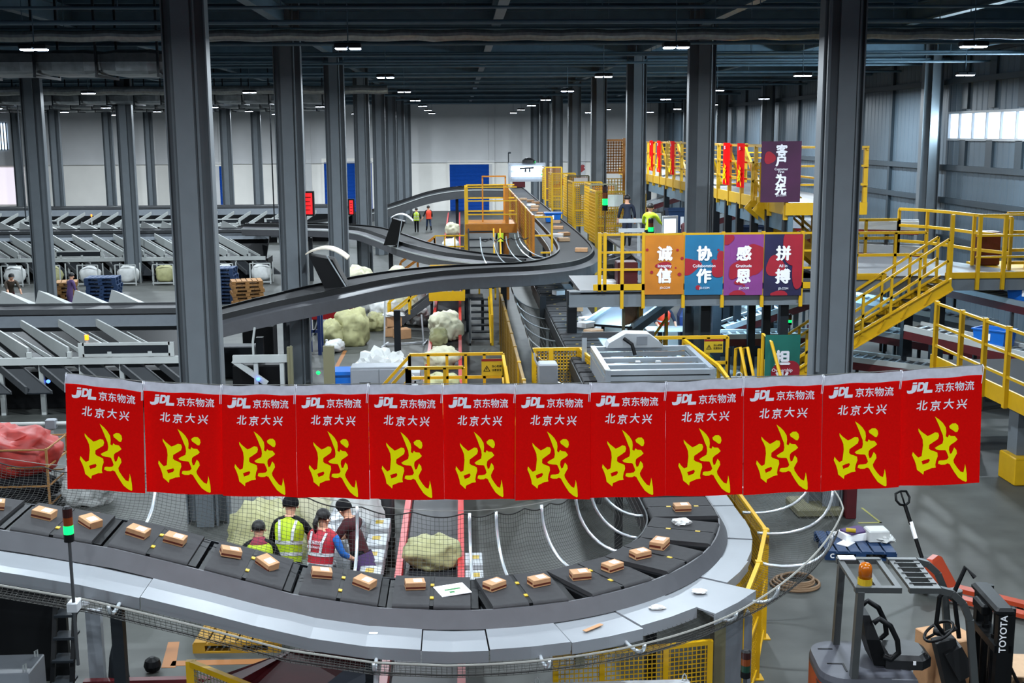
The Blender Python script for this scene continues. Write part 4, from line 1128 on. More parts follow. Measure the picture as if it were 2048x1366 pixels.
# ------------------------------------------------------------------ far gantry, orange fence, gates, scanner portal
t = thing('gantry', 'yellow and orange tube gantry with landings left of the orange fence', 'gantry', (1.1, 50, 0))
for x in (.25, 1.9):
    for y in (49, 51.2): obj('post', MB().box(x - .07, x + .07, y - .07, y + .07, 0, 4.6), ('yellow', 'yellow_orange')[x > 1], t)
obj('landing', MB().box(.2, 2.3, 48.9, 51.3, 3.0, 3.12), 'yellow_orange', t)
obj('kick_plate', MB().box(.2, 2.3, 48.86, 48.9, 2.75, 3.12), 'yellow_orange', t)
for z in (3.5, 4.05, 4.6):
    obj('railing', MB().bar((.25, 48.95, z), (2.3, 48.95, z), .05).bar((.25, 51.2, z), (2.3, 51.2, z), .05), 'yellow', t)
obj('cage_panel', MB().box(.9, .96, 50, 50.06, 3.1, 5.0).box(1.85, 1.91, 50, 50.06, 3.1, 5.0).bar((.9, 50, 5.0), (1.9, 50, 5.0), .06), 'yellow_orange', t)
for i in range(8): obj('tread', MB().box(.35, 1.3, 48.6 - i * .22, 48.8 - i * .22, 2.8 - i * .3, 2.85 - i * .3), 'steel_dark', t)
for x in (.32, 1.34, 1.6): obj('stringer', MB().bar((x, 48.8, 2.9), (x, 47, .3), .06, .18), ('yellow', 'steel_dark')[x < .5], t)
t = thing('crossover_stair', 'small dull yellow crossover stair before the far belt sacks', 'stair', (-.6, 55, 0))
obj('deck', MB().box(-1.2, .2, 55, 56, 1.1, 1.18), 'yellow', t)
obj('railing', rail_run(MB(), seg((-1.2, 55, 1.15), (.2, 55, 1.15), 3), .03, 1.0), 'yellow', t)
for y in (55, 56): obj('stair_railing', rail_run(MB(), seg((-1.2, y, 1.15), (-2.8, y, 0), 2), .03, .9), 'yellow_orange', t)
for x in (-1.2, .15): obj('leg', MB().box(x, x + .08, 55, 55.08, 0, 1.1), 'yellow', t)
obj('kick_plate', MB().box(-1.2, .2, 54.96, 55, .8, 1.1), 'yellow', t)
def mesh_panel(mb, a, b, h, step=.06, r=.006, z0=0.0):
    a, b = V(a), V(b); n = max(2, int((b - a).length / step))
    for i in range(n + 1):
        p = a.lerp(b, i / n) + V((0, 0, z0)); mb.bar(p, p + V((0, 0, h - z0)), r)
    k = max(2, int((h - z0) / step))
    for j in range(k + 1):
        z = V((0, 0, z0 + (h - z0) * j / k)); mb.bar(a + z, b + z, r)
    return mb
t = thing('mesh_fence', 'long orange-yellow mesh fence on the aisle side of the upper sorter', 'fence', (2.9, 60, 2.3))
a0, a1 = V((2.55, 42, 2.5)), V((2.55, 64, 2.5))
for i in range(12):
    p, q = a0.lerp(a1, i / 12), a0.lerp(a1, (i + 1) / 12)
    obj('post', MB().bar(p, p + V((0, 0, 1.42)), .08), ('yellow_orange', 'yellow')[i % 3 == 1], t)
    m = MB(); m.bar(p + V((0, 0, 1.38)), q + V((0, 0, 1.38)), .06).bar(p + V((0, 0, .1)), q + V((0, 0, .1)), .06)
    mesh_panel(m, p, q, 1.38, .11, .035)
    obj('panel', m, ('yellow_orange', 'yellow')[i % 4 == 2], t)
obj('bracket', MB().bar((2.6, 42, 3.85), (3.2, 42, 3.85), .06).bar((2.6, 42, 3.2), (3.2, 42, 3.2), .06).bar((3.2, 42, 2.5), (3.2, 42, 3.85), .07).bar((2.8, 42, 2.6), (3.2, 42, 2.6), .06), 'yellow', t)
GY = [45.2, 49.5, 54.5, 60, 67, 76]
for i, y in enumerate(GY):
    lab = 'yellow mesh gate frame %s from the bend beside the upper sorter' % NTH[i]
    t = thing('gate', lab, 'gate', (5.6, y, 2.4), 'yellow mesh gates along the upper sorter')
    x0, x1, z0, z1 = 5.12 + (.25 if i % 2 else 0), 6.4, 2.6, 4.55 + .1 * (i % 2)
    m = MB()
    for x in (x0, x1): m.bar((x, y, 0), (x, y, z1), .09)
    for z in (z0, (z0 + z1) / 2 - .3, z1): m.bar((x0, y, z), (x1, y, z), .07)
    obj('frame', m, ('yellow', 'olive')[i in (1, 3)] if i in (1, 3) else 'yellow', t)
    obj('mesh_infill', mesh_panel(MB(), (x0, y, 0), (x1, y, 0), z1, .09, .028, z0), ('yellow', 'yellow_orange')[i % 2], t)
    obj('return_panel', mesh_panel(MB(), (x0, y, 0), (x0 - .05, y + 2.0, 0), z1 - .1, .12, .03, z0).bar((x0, y, z1), (x0 - .05, y + 2, z1), .06), 'yellow', t)
    if i in (0, 2, 3): obj('notice', MB().box(x0 + .3, x0 + 1.0, y - .04, y - .03, z1 - .55, z1 - .1), ('paper', 'paper', 'olive', 'paper')[i], t)
t = thing('gate_sign', 'white gate sign numbered 06 with a dark red foot', 'sign', (6.55, 44.6, 3.5))
obj('board', MB().box(6.2, 6.85, 44.6, 44.64, 3.72, 4.4), 'cabinet_grey', t)
obj('number', MB().text('06', .32, facing((6.6, 44.59, 4.05)), bold=.03), 'dark_red', t)
obj('foot_band', MB().box(6.2, 6.85, 44.58, 44.64, 3.5, 3.72), 'dark_red', t)
obj('frame', MB().bar((6.88, 44.62, 2.3), (6.88, 44.62, 4.5), .07).bar((6.15, 44.62, 4.45), (6.9, 44.62, 4.45), .07).bar((6.15, 44.62, 2.3), (6.15, 44.62, 4.5), .05), 'yellow', t)
t = thing('scanner_portal', 'brightly lit white scanner portal over the far end of the upper sorter', 'scanner', (4.8, 87, 2.2))
obj('frame', MB().bar((3.55, 87, 0), (3.55, 87, 4.7), .14).bar((6.1, 87, 0), (6.1, 87, 4.6), .14).bar((3.5, 87, 4.6), (6.15, 87, 4.6), .16).bar((3.5, 87, 3.4), (6.15, 87, 3.4), .12), 'cabinet_grey', t)
for z in (4.3, 3.85): obj('light_bar', MB().box(3.7, 6.0, 86.8, 86.9, z - .14, z + .14), 'glow_gate', t)
obj('backboard', MB().box(3.65, 6.05, 87.1, 87.15, 3.4, 4.6), 'white_paint', t)
obj('cable_drum', MB().lathe((4.95, 87, 4.68), [(.5, 0), (.45, .2), (.25, .34), (.01, .38)], 14), 'black', t)
obj('camera_arm', MB().bar((4.3, 86.7, 4.28), (5.3, 86.7, 4.34), .12).bar((4.7, 86.7, 4.3), (4.7, 86.7, 4.05), .1).bar((5.0, 86.7, 4.3), (5.0, 86.7, 4.05), .1), 'steel_dark', t)
obj('mast', MB().tube([(3.5, 87, 4.6), (3.5, 87, 5.4)], .04, 6).rbox((3.58, 87, 5.4), (.2, .15, .12), .02), 'steel_dark', t)
tag(obj('machine_box', MB().rbox((4.4, 90.5, 3.18), (.9, 1.2, .8), .05), 'dark_red', loc=(4.6, 90.5, 2.8)), 'dark red machine seen through the scanner portal', 'machine')
for x, y, z, lab in ((5.9, 86.76, 3.85, 'green lamp on the scanner portal'), (5.35, 86.92, 4.74, 'green lamp above the scanner portal')):
    tag(obj('indicator_lamp', MB().lathe((x, y, z), [(.001, -.08), (.07, -.05), (.09, 0), (.07, .05), (.001, .08)], 10), 'glow_green', loc=(x, y, z)), lab, 'lamp')
# ------------------------------------------------------------------ posters, poster platform
def poster(label, x0, x1, y, z0, z1, m, blobs, chars, english, small=True):
    t = thing('poster', label, 'poster', ((x0 + x1) / 2, y, z0), None)
    wd, hg = x1 - x0, z1 - z0
    obj('sheet', MB().grid(lambda u, v: (x0 + .01 + (wd - .02) * u, y + .006 * math.sin(u * 6 + x0 * 3), z1 - hg * v), 12, 6), m, t)
    if blobs:
        mb = MB()
        for cx, cz, rx, rz in blobs:
            pts = []
            for k in range(28):
                a = 2 * PI * k / 28; wob = 1 + .1 * math.sin(3 * a + cx * 9) if rx > .08 else 1
                pts.append((min(.488, max(-.488, cx - .5 + rx * wob * math.cos(a))) * wd, min(.495, max(-.495, .5 - cz + rz * wob * math.sin(a))) * hg))
            mb.flat([pts], facing(((x0 + x1) / 2, y - .012 - .0006 * (len(mb.v) % 97) / 28, (z0 + z1) / 2)))
        obj('printed_shape', mb, 'print_red', t)
    mb = MB()
    for ch, fx, fz, s in chars: mb.text(ch, s, facing((x0 + wd * fx, y - .018, z1 - hg * fz)), bold=.05)
    for tx, fx, fz, s in english: mb.text(tx, s, facing((x0 + wd * fx, y - .018, z1 - hg * fz)), bold=.015)
    if small: mb.text('JD.COM', .07, facing((x0 + wd * .52, y - .018, z1 - hg * .885)), bold=.01)
    obj('lettering', mb, 'print_white', t)
    return t
PX = [4.44, 5.41, 6.37, 7.35, 8.31]
PY = 28.785
def two(a, b): return [(a, .5, .325, .37), (b, .5, .7, .37)]
poster('orange poster with two white characters, first of four hung along the platform', PX[0], PX[1], PY, 2.84, 4.28, 'poster_orange', [(.49, .51, .21, .065), (.06, .24, .035, .022), (.82, .25, .035, .022), (.94, .39, .04, .026), (.78, .55, .025, .016), (.18, .62, .04, .026), (.88, .66, .05, .03)], two('诚', '信'), [('Integrity', .5, .515, .1)])
poster('blue poster with red blobs and two white characters beside the orange one', PX[1], PX[2], PY, 2.82, 4.28, 'poster_blue', [(.08, .52, .26, .14), (.3, .48, .14, .06), (.94, .35, .12, .08), (.92, .56, .24, .15), (.74, .44, .055, .035), (.86, .25, .03, .018), (.36, .875, .065, .04)], two('协', '作'), [('Collaboration', .5, .515, .1)])
poster('purple poster with a crimson cloud and two white characters', PX[2], PX[3], PY, 2.8, 4.28, 'poster_purple', [(.08, .06, .16, .1), (.8, .4, .3, .25), (.5, .55, .32, .15), (.25, .62, .12, .12), (.4, .78, .12, .05), (.52, .84, .03, .018), (.36, .97, .2, .05)], two('感', '恩'), [('Gratitude', .5, .515, .1)])
poster('navy and crimson poster with two white characters next to the thick right column', PX[3], PX[4], PY, 2.78, 4.28, 'poster_navy', [(.85, .2, .4, .3), (.3, .52, .24, .17), (.92, .5, .2, .4), (.42, .97, .22, .05)], two('拼', '搏'), [('All in', .5, .515, .1)])
poster('plum poster with a red disc and four white characters hung up high', 7.25, 8.24, 28.93, 5.04, 6.5, 'poster_plum', [(.21, .27, .14, .1)], [('客', .5, .16, .28), ('户', .5, .33, .28), ('为', .5, .64, .28), ('先', .5, .8, .28)], [('Customer', .5, .455, .08), ('First', .5, .5, .08)])
poster('teal poster with a red disc and white characters low beside the thick right column', 6.46, 7.24, 25.0, 1.0, 2.45, 'poster_teal', [(.62, .6, .4, .22)], [('担', .5, .36, .34), ('当', .5, .68, .34)], [('Ownership', .5, .53, .1)], False)
t = thing('poster_platform', 'grey beamed platform with yellow railings that carries the four posters', 'platform', (6, 29, 2.9))
obj('beam', MB().box(2.62, 9.4, 28.9, 28.94, 2.55, 2.92).box(2.62, 9.4, 28.84, 29.0, 2.9, 2.93).box(2.62, 9.4, 28.84, 29.0, 2.54, 2.57), 'column_paint', t)
obj('deck', MB().box(2.9, 9.4, 28.9, 32.2, 2.86, 2.93).box(5.4, 12.4, 31, 46, 2.86, 2.93), 'skirt', t)
obj('kick_plate', MB().box(3.2, 9.4, 28.8, 28.84, 2.95, 3.1), 'yellow', t)
m = MB()
for z in (3.45, 3.87, 4.3): m.bar((3.35, 28.85, z), (9.4, 28.85, z), .05)
obj('railing', m, 'yellow', t)
for x in (3.35, 3.48, 3.9, 4.42, 5.4, 6.36, 7.34, 8.3): obj('rail_post', MB().box(x - .04, x + .04, 28.8, 28.88, (2.93, 2.5)[x > 3.85], 4.35), 'yellow', t)
for x, y in ((2.75, 29.6), (6.1, 29.6), (9.2, 29.6), (11.8, 31), (11.8, 45), (5.6, 45), (7.35, 34), (5.6, 39)): obj('leg', MB().box(x - .12, x + .12, y - .12, y + .12, 0, 2.86), 'steel_dark', t)
for x, y in ((6.4, 33), (8.2, 37), (10.4, 34), (6.6, 41), (4.3, 31.5)):
    l = thing('tube_light', 'cool white tube light under the poster platform, %s' % {6.4: 'over the masked worker', 8.2: 'over the roller conveyors', 10.4: 'behind the thick right column', 6.6: 'at the back', 4.3: 'over the lower sorter'}[x], 'light', (x, y, 2.78))
    obj('tube', MB().box(x - .6, x + .6, y - .04, y + .04, 2.74, 2.78), 'glow_gate', l)
    obj('housing', MB().box(x - .62, x + .62, y - .06, y + .06, 2.78, 2.86), 'white_paint', l)
    a = bpy.data.lights.new('tube_glow', 'AREA'); a.shape = 'RECTANGLE'; a.size = 1.2; a.size_y = .1; a.energy = 60 if x == 4.3 else 150; a.color = (.45, .75, 1)
    ao = bpy.data.objects.new('tube_glow', a); COL.objects.link(ao); ao.location = (x, y, 2.72)
# right-hand platform with its stair
t = thing('stair_platform', 'yellow railed landing at the top of the big yellow stair', 'platform', (12, 31, 3))
obj('deck', MB().prism([(9.4, 30.5), (14.75, 30.5), (14.75, 31.6), (14.2, 33.6), (13.3, 35.8), (9.4, 35.8)], 2.96, 3.02), 'skirt', t)
obj('beam', MB().box(9.4, 15.6, 30.5, 30.56, 2.62, 2.96), 'column_paint', t)
obj('kick_plate', MB().box(12.55, 14.75, 30.45, 30.5, 2.94, 3.1).box(9.4, 11.0, 30.45, 30.5, 2.94, 3.1), 'yellow', t)
for x in (12.65, 13.38, 14.05, 14.72): obj('rail_post', MB().box(x - .045, x + .045, 30.38, 30.46, 2.65, 4.6), 'yellow', t)
for z in (3.5, 4.05, 4.58): obj('railing', MB().bar((13.3, 30.42, z), (15.6, 30.42, z), .05), 'yellow', t)
back = [(13.2, 35.7, 3.0), (13.75, 34.9, 3.0), (14.1, 33.9, 3.0), (14.25, 32.8, 3.0), (14.75, 31.6, 3.0)]
obj('railing', rail_run(MB(), back, .04, 1.42, (.33, .66)), 'yellow', t)
obj('railing', rail_run(MB(), [(11.2, 35.7, 3.0), (12.2, 35.7, 3.0), (13.2, 35.7, 3.0)], .04, 1.1, (.5,)), 'yellow', t)
obj('railing', rail_run(MB(), [(9.5, 30.48, 3.0), (10.2, 30.48, 3.0), (11.2, 30.48, 3.0), (12.0, 30.48, 3.0)], .035, 1.15, (.5,)), 'yellow', t)
cagep = [(14.9, 32.2, 3.0), (15.5, 32.2, 3.0), (16.0, 32.2, 3.0), (16.4, 32.6, 3.0)]
obj('cage_railing', rail_run(MB(), cagep, .042, 1.5, (.33, .66, .1)), 'yellow', t)
obj('deck_wing', MB().box(14.6, 16.6, 31.4, 34, 2.9, 3.0), 'yellow', t)
for x, y in ((12.5, 30.7), (16.2, 31.8), (13.4, 35.4)): obj('leg', MB().box(x - .15, x + .15, y - .12, y + .12, 0, 2.94), 'steel_dark', t)
tag(obj('red_cabinet', MB().rbox((14.75, 33.1, 3.48), (.62, .5, .94), .02), 'dark_red', loc=(14.75, 33.1, 3.0)), 'dark red box standing on the yellow landing', 'cabinet')
t = thing('steel_stair', 'big bright yellow steel stair climbing from behind the thick right column', 'stair', (10, 30.2, 0))
A, B = V((12.4, 0, 2.98)), V((7.75, 0, .02))
for y in (29.75, 30.45):
    a, b = V((A.x, y, A.z - .1)), V((B.x, y, B.z + .1))
    obj('stringer', MB().bar(a, b, .05, .34), 'yellow', t)
    obj('stringer_flange', MB().bar(a + V((0, -.04, .16)), b + V((0, -.04, .16)), .1, .02).bar(a + V((0, -.04, -.17)), b + V((0, -.04, -.17)), .1, .02), 'yellow', t)
    m = MB(); pts = seg((A.x - .1, y - .02, A.z), (B.x + .3, y - .02, B.z + .2), 6)
    rail_run(m, pts, .03, 1.05, (.48,)); obj('stair_railing', m, 'yellow', t)
    for i in range(1, 8):
        p = a.lerp(b, i / 8); obj('web_stiffener', MB().bar(p + V((.08, -.04, .16)), p + V((-.08, -.04, -.16)), .08, .02), 'yellow', t)
for i in range(14):
    p = A.lerp(B, (i + .7) / 14.6); obj('tread', MB().box(p.x - .14, p.x + .14, 29.78, 30.43, p.z - .03, p.z), 'steel_dark', t)
    obj('riser', MB().box(p.x + .12, p.x + .14, 29.78, 30.43, p.z, p.z + .12), 'yellow', t)
# low platform on the right
t = thing('corner_platform', 'low yellow railed platform at the edge of the picture above the cartons', 'platform', (11, 23, 1.8))
obj('deck', MB().box(10.2, 14.5, 20.4, 25.2, 1.72, 1.82), 'rubber', t)
obj('kick_plate', MB().box(10.15, 10.2, 20.4, 25.2, 1.62, 1.95).box(10.15, 14.5, 20.35, 20.4, 1.62, 1.95), 'yellow', t)
for y in (24.9, 23.6, 22.5, 21.5, 20.4): obj('rail_post', MB().box(10.08, 10.16, y - .05, y + .05, 1.6, 3.15), 'yellow', t)
for z in (2.2, 2.65, 3.1): obj('railing', MB().bar((10.12, 20.4, z), (10.12, 25, z), .05).bar((10.12, 20.4, z), (14.5, 20.4, z), .05), 'yellow', t)
for x, y in ((10.6, 24.8), (13.5, 24.8), (13.5, 20.9)): obj('leg', MB().box(x - .1, x + .1, y - .1, y + .1, 0, 1.72), 'steel_dark', t)
obj('post', MB().box(10.65, 11.1, 22.0, 22.4, .5, 1.72), 'column_paint', t)
obj('bollard_guard', MB().rbox((10.9, 22.1, .27), (.75, .7, .54), .02), 'yellow', t)
for i, (x, y, z, d) in enumerate(((10.1, 24.6, 0, (.6, .5, .42)), (10.75, 24.7, 0, (.55, .5, .45)), (10.15, 24.6, .42, (.6, .5, .42)), (10.75, 24.65, .45, (.5, .45, .4)), (10.2, 24.6, .84, (.55, .45, .42)), (10.8, 24.7, .85, (.5, .45, .4)), (9.6, 25.2, 0, (.6, .5, .42)), (9.65, 25.2, .42, (.55, .5, .4)))):
    o = obj('carton', MB().rbox((x, y, z + d[2] / 2), d, .012, R_.uniform(-.15, .15)), 'cardboard', loc=(x, y, z))
    tag(o, 'brown carton %s under the corner platform' % ('at the foot of the front stack', 'at the foot of the stack by the yellow guard', 'second up in the front stack', 'second up by the yellow guard', 'topmost in the front stack', 'topmost by the yellow guard', 'on the floor behind the front stack', 'topmost behind the front stack')[i], 'carton')
# ------------------------------------------------------------------ upper walkway with red flags and a stair
t = thing('upper_walkway', 'high yellow walkway on dark posts running away behind the plum poster', 'walkway', (8.6, 45, 5))
obj('deck', MB().box(7.95, 9.9, 29, 60, 4.9, 5.02), 'steel_dark', t)
obj('edge_beam', MB().box(7.9, 7.96, 29, 60, 4.72, 5.02).box(7.9, 9.9, 28.95, 29, 4.72, 5.02), 'yellow', t)
obj('girder', MB().box(7.98, 8.1, 29, 60, 4.3, 4.75), 'ceiling_steel', t)
ys = [29.1 + 1.55 * i for i in range(20)]
for y in ys: obj('rail_post', MB().box(7.88, 7.98, y - .05, y + .05, 4.6, 6.35), 'yellow', t)
for z in (5.45, 5.9, 6.35): obj('railing', MB().bar((7.93, 29, z), (7.93, 59, z), .05).bar((7.93, 29, z), (9.9, 29, z), .05), 'yellow', t)
for y in ys[::2]: obj('rail_post', MB().box(9.82, 9.92, y - .05, y + .05, 4.9, 6.35), 'yellow', t)
for z in (5.45, 6.3): obj('railing', MB().bar((9.87, 29, z), (9.87, 59, z), .05), 'yellow', t)
for y in (29.2, 30.9, 32.5, 34.2, 35.7, 37.4, 42, 46.5, 51, 56): obj('leg', MB().box(7.9, 8.1, y - .09, y + .09, 0, 4.75), 'steel_dark', t)
for i, y in enumerate((34.6, 40, 46, 50)):
    m = MB(); a, b = V((8.7, y, 5.02)), V((8.7, y + 2.2, 6.25))
    m.bar(a, b, .06, .2).bar(a + V((.7, 0, 0)), b + V((.7, 0, 0)), .06, .2)
    for k in range(8): p = a.lerp(b, k / 8); m.box(p.x, p.x + .7, p.y, p.y + .2, p.z, p.z + .03)
    obj('side_stair', m, 'yellow', t)
for i, y in enumerate((33.55, 35.45, 44.6, 47.6, 49.4)):
    f = thing('flag', 'narrow-looking red flag with yellow character on the high walkway, %s from the plum poster' % NTH[i], 'flag', (7.84, y, 6.3), 'red flags along the high walkway')
    obj('cloth', MB().grid(lambda u, v: (7.84 + .02 * math.sin(u * 6 + i), y - .45 + .9 * u, 6.42 - 1.22 * v), 10, 6), 'flag_red', f)
    Mx = Matrix(((0, 0, -1, 7.80), (-1, 0, 0, y), (0, 1, 0, 5.72), (0, 0, 0, 1)))
    obj('brush_character', MB().flat(ZHAN, Mx @ Matrix.Scale(1.15, 4)), 'flag_yellow', f)
    obj('lettering', MB().text('JDL', .12, Mx @ Matrix.Translation((.0, .56, 0)), bold=.03), 'flag_white', f)
t = thing('steel_stair', 'short yellow stair dropping from the high walkway behind the plum poster', 'stair', (9, 31.5, 3))
for y in (31.1, 32.0):
    obj('stringer', MB().bar((7.7, y, 4.85), (9.9, y, 3.0), .05, .34), 'yellow', t)
    obj('stair_railing', rail_run(MB(), seg((7.8, y, 4.95), (9.9, y, 3.1), 3), .03, 1.0), 'yellow', t)
for i in range(9): obj('tread', MB().box(7.8 + i * .23, 8.05 + i * .23, 31.1, 32, 4.7 - i * .195, 4.74 - i * .195), 'steel_dark', t)
t = thing('mesh_tower', 'orange-yellow mesh tower beyond the fourth right column', 'tower', (7.2, 58, 3))
m = MB()
for x in (6.75, 7.75): m.bar((x, 57, 0), (x, 57, 6.5), .12)
for z in (3.0, 4.9, 6.4): m.bar((6.75, 57, z), (7.75, 57, z), .1)
obj('frame', m, 'yellow_orange', t)
obj('mesh_infill', mesh_panel(MB(), (6.75, 57, 0), (7.75, 57, 0), 6.4, .12, .05, 4.9), 'yellow_orange', t)
obj('mesh_infill', mesh_panel(MB(), (6.75, 57, 0), (7.75, 57, 0), 4.6, .14, .04, 2.6), 'yellow', t)
# ------------------------------------------------------------------ conveyors with red sides on the right
def belt_run(label, a, b, wd=.8, side='dark_red', rollers=False, legs=2, top='white_paint', gh=.14):
    a, b = V(a), V(b); d = (b - a); l = V((d.y, -d.x, 0)).normalized()
    t = thing('roller_conveyor', label, 'conveyor', (a.x, a.y, 0))
    obj('bed', MB().bar(a, b, wd, .06), 'belt_wet', t)
    m = MB(); n = MB()
    for s in (-1, 1):
        o = l * (s * wd / 2)
        m.bar(a + o + V((0, 0, .05)), b + o + V((0, 0, .05)), .07, gh); n.bar(a + o - V((0, 0, .12)), b + o - V((0, 0, .12)), .06, .2)
    obj('guide_rail', m, top, t); obj('side_panel', n, side, t)
    if rollers:
        k = int(d.length / .22); m = MB()
        for i in range(1, k): p = a.lerp(b, i / k) + V((0, 0, .04)); m.tube([p - l * wd * .46, p + l * wd * .46], .03, 6)
        obj('roller', m, 'alu', t)
    for i in range(legs):
        p = a.lerp(b, (i + .5) / legs)
        for s in (-1, 1): q = p + l * (s * wd * .42); obj('leg', MB().box(q.x - .04, q.x + .04, q.y - .04, q.y + .04, 0, q.z - .05), 'chute_dark', t)
    return t
belt_run('white-edged conveyor end reaching out above the landing, upper one', (10.5, 37.5, 3.85), (14.0, 36.2, 3.85), .9, 'red_paint', gh=.26)
belt_run('white-edged conveyor end below the upper one behind the landing', (10.5, 37.2, 3.2), (14.1, 36.2, 3.1), .9, 'red_paint', gh=.26)
belt_run('grey roller conveyor climbing towards the thick right column', (7.55, 34, 1.15), (10.2, 34, 2.05), .9, 'dark_red', True, 2, 'alu')
belt_run('level grey roller conveyor in front of the climbing one', (7.35, 33, 1.08), (11.2, 33, 1.08), .8, 'dark_red', True, 3, 'chute')
belt_run('pale conveyor with dark red side level behind the yellow frames', (6.6, 38.5, 1.75), (12, 38.5, 1.75), .9, 'dark_red', True, 3, 'alu')
belt_run('long sloping conveyor carrying blue totes behind the low platform', (13.2, 34.5, 2.5), (16.6, 27.5, 1.95), .9, 'dark_red', True, 3, 'alu')
belt_run('roller conveyor under the yellow stair, upper of three', (10.2, 35.5, 2.1), (14.4, 31.6, 1.5), .9, 'chute_dark', True, 3, 'alu')
belt_run('roller conveyor under the yellow stair, middle of three', (10.2, 34, 1.3), (14.8, 30.3, .9), .9, 'dark_red', True, 3, 'chute')
belt_run('roller conveyor under the yellow stair, lowest of three', (9.8, 31.8, .75), (14, 28.8, .6), .9, 'dark_red', True, 3, 'chute')
belt_run('conveyor with red rails passing under the low platform', (11.2, 29, 1.9), (15, 24.5, 1.35), .8, 'dark_red', True, 2, 'chute')
belt_run('white-railed conveyor sloping under the high walkway near the second right column', (6.9, 50, 3.5), (10.2, 50, 4.5), .9, 'dark_red', False, 2)
belt_run('white-railed conveyor seen between the dark posts of the high walkway', (8.3, 42, 3.6), (10.4, 42, 4.2), .9, 'dark_red', False, 2)
belt_run('white-railed conveyor sloping up to the thick right column below the plum poster', (8.4, 33.5, 3.4), (10.6, 33.5, 4.1), .9, 'red_paint', False, 2)
belt_run('red conveyor hump beside the fourth gate frame', (6.2, 80, 3.2), (8.2, 80, 4.6), .9, 'red_paint', False, 2, 'red_paint')
belt_run('dark sorter feed with grey cover sliding into the lower sorter', (5.6, 33.5, 2.3), (3.75, 30.2, 1.85), 1.3, 'chute_dark', False, 2, 'alu')
def tote(label, p, d, m='bin_blue', rz=0.0, grp=None):
    t = thing('tote_bin', label, 'bin', p, grp)
    x, y, z = p; c = V(p); M = Matrix.Rotation(rz, 3, 'Z')
    q = lambda k, zz: [c + M @ V((sx * d[0] / 2 * k, sy * d[1] / 2 * k, zz)) for sx, sy in ((-1, -1), (1, -1), (1, 1), (-1, 1))]
    obj('tub', MB().loft([q(.88, 0), q(.97, d[2] * .92), q(1.05, d[2] * .92), q(1.05, d[2]), q(.92, d[2]), q(.9, d[2] * .25)]), m, t)
    obj('label_tag', MB().cbox(c + M @ V((0, -d[1] * .485, d[2] * .55)), (d[0] * .12, .01, d[2] * .4), rz), 'paper', t)
    return t
tote('blue tote bin uppermost on the sloping conveyor by the strip-window wall', (13.9, 33.0, 2.45), (1.0, .7, .45), 'bin_blue', -.9)
tote('blue tote bin with white goods on the sloping conveyor', (15.0, 30.8, 2.28), (1.0, .7, .42), 'bin_blue', -.9)
tote('blue tote under the rail of the low platform', (12.5, 27.3, 1.75), (.8, .6, .4), 'bin_blue', -.9)
tote('black tote heaped with parcels beside the big blue bag under the platform', (7.75, 36.0, 1.05), (1.25, .8, .55), 'black', 0)
tag(obj('stand', MB().rbox((7.75, 36, .5), (1.2, .8, 1.0), .02), 'steel_dark', loc=(7.75, 36, 0)), 'dark stand under the black tote', 'stand')
for i, (dx, m) in enumerate(((-.3, 'paper'), (.1, 'cardboard_pale'), (.4, 'cardboard'))):
    tag(obj('parcel', MB().rbox((7.75 + dx, 36, 1.66), (.34, .4, .12), .01), m, loc=(7.75 + dx, 36, 1.6)), '%s parcel on the black tote under the platform' % ('white', 'pale', 'brown')[i], 'parcel')
for i, (x, y, z, d) in enumerate(((7.35, 35, 2.95, (1.5, .8, .42)), (7.35, 35, 3.37, (1.5, .8, .4)), (9.2, 37, 2.95, (1.1, .7, .5)), (10.4, 37, 2.95, (1.1, .7, .5)), (7.9, 43, 2.95, (1.0, .8, 1.1)), (9.2, 37, 3.46, (1.1, .7, .4)))):
    tote(('lower blue tote above the blue poster', 'dark blue tote stacked on another above the blue poster', 'blue tote between the posts above the purple poster', 'blue tote between the posts above the navy poster', 'tall blue crate beside the second right column', 'blue tote stacked above the purple poster', 'tall blue crate left of the second right column')[i], (x, y, z), d, ('pallet_blue', 'cloth_navy', 'bin_blue', 'bin_blue', 'pallet_blue', 'pallet_blue', 'bin_blue')[i])
t = thing('monitor', 'white-backed monitor on a post above the orange poster', 'monitor', (6.3, 36, 2.93))
obj('screen', MB().rbox((6.3, 35.95, 3.95), (.5, .05, .62), .01, .25), 'white_paint', t)
obj('display', MB().cbox((6.29, 35.915, 3.96), (.38, .01, .42), .25), 'glow_sky', t)
obj('post', MB().box(6.27, 6.33, 35.98, 36.04, 2.93, 3.8), 'steel_dark', t)
t = thing('guard_rail', 'pair of white rails before the blue-clad person on the poster platform', 'rail', (5.4, 37, 2.93))
obj('rail', MB().bar((4.95, 37.4, 3.72), (5.85, 37.0, 3.75), .1, .12).bar((4.95, 37.4, 4.02), (5.85, 37, 4.05), .1, .12), 'white_paint', t)
obj('post', MB().box(5.95, 6.1, 36.4, 36.5, 2.93, 4.3).box(5.5, 5.58, 37.1, 37.2, 2.93, 4.05), 'white_paint', t)
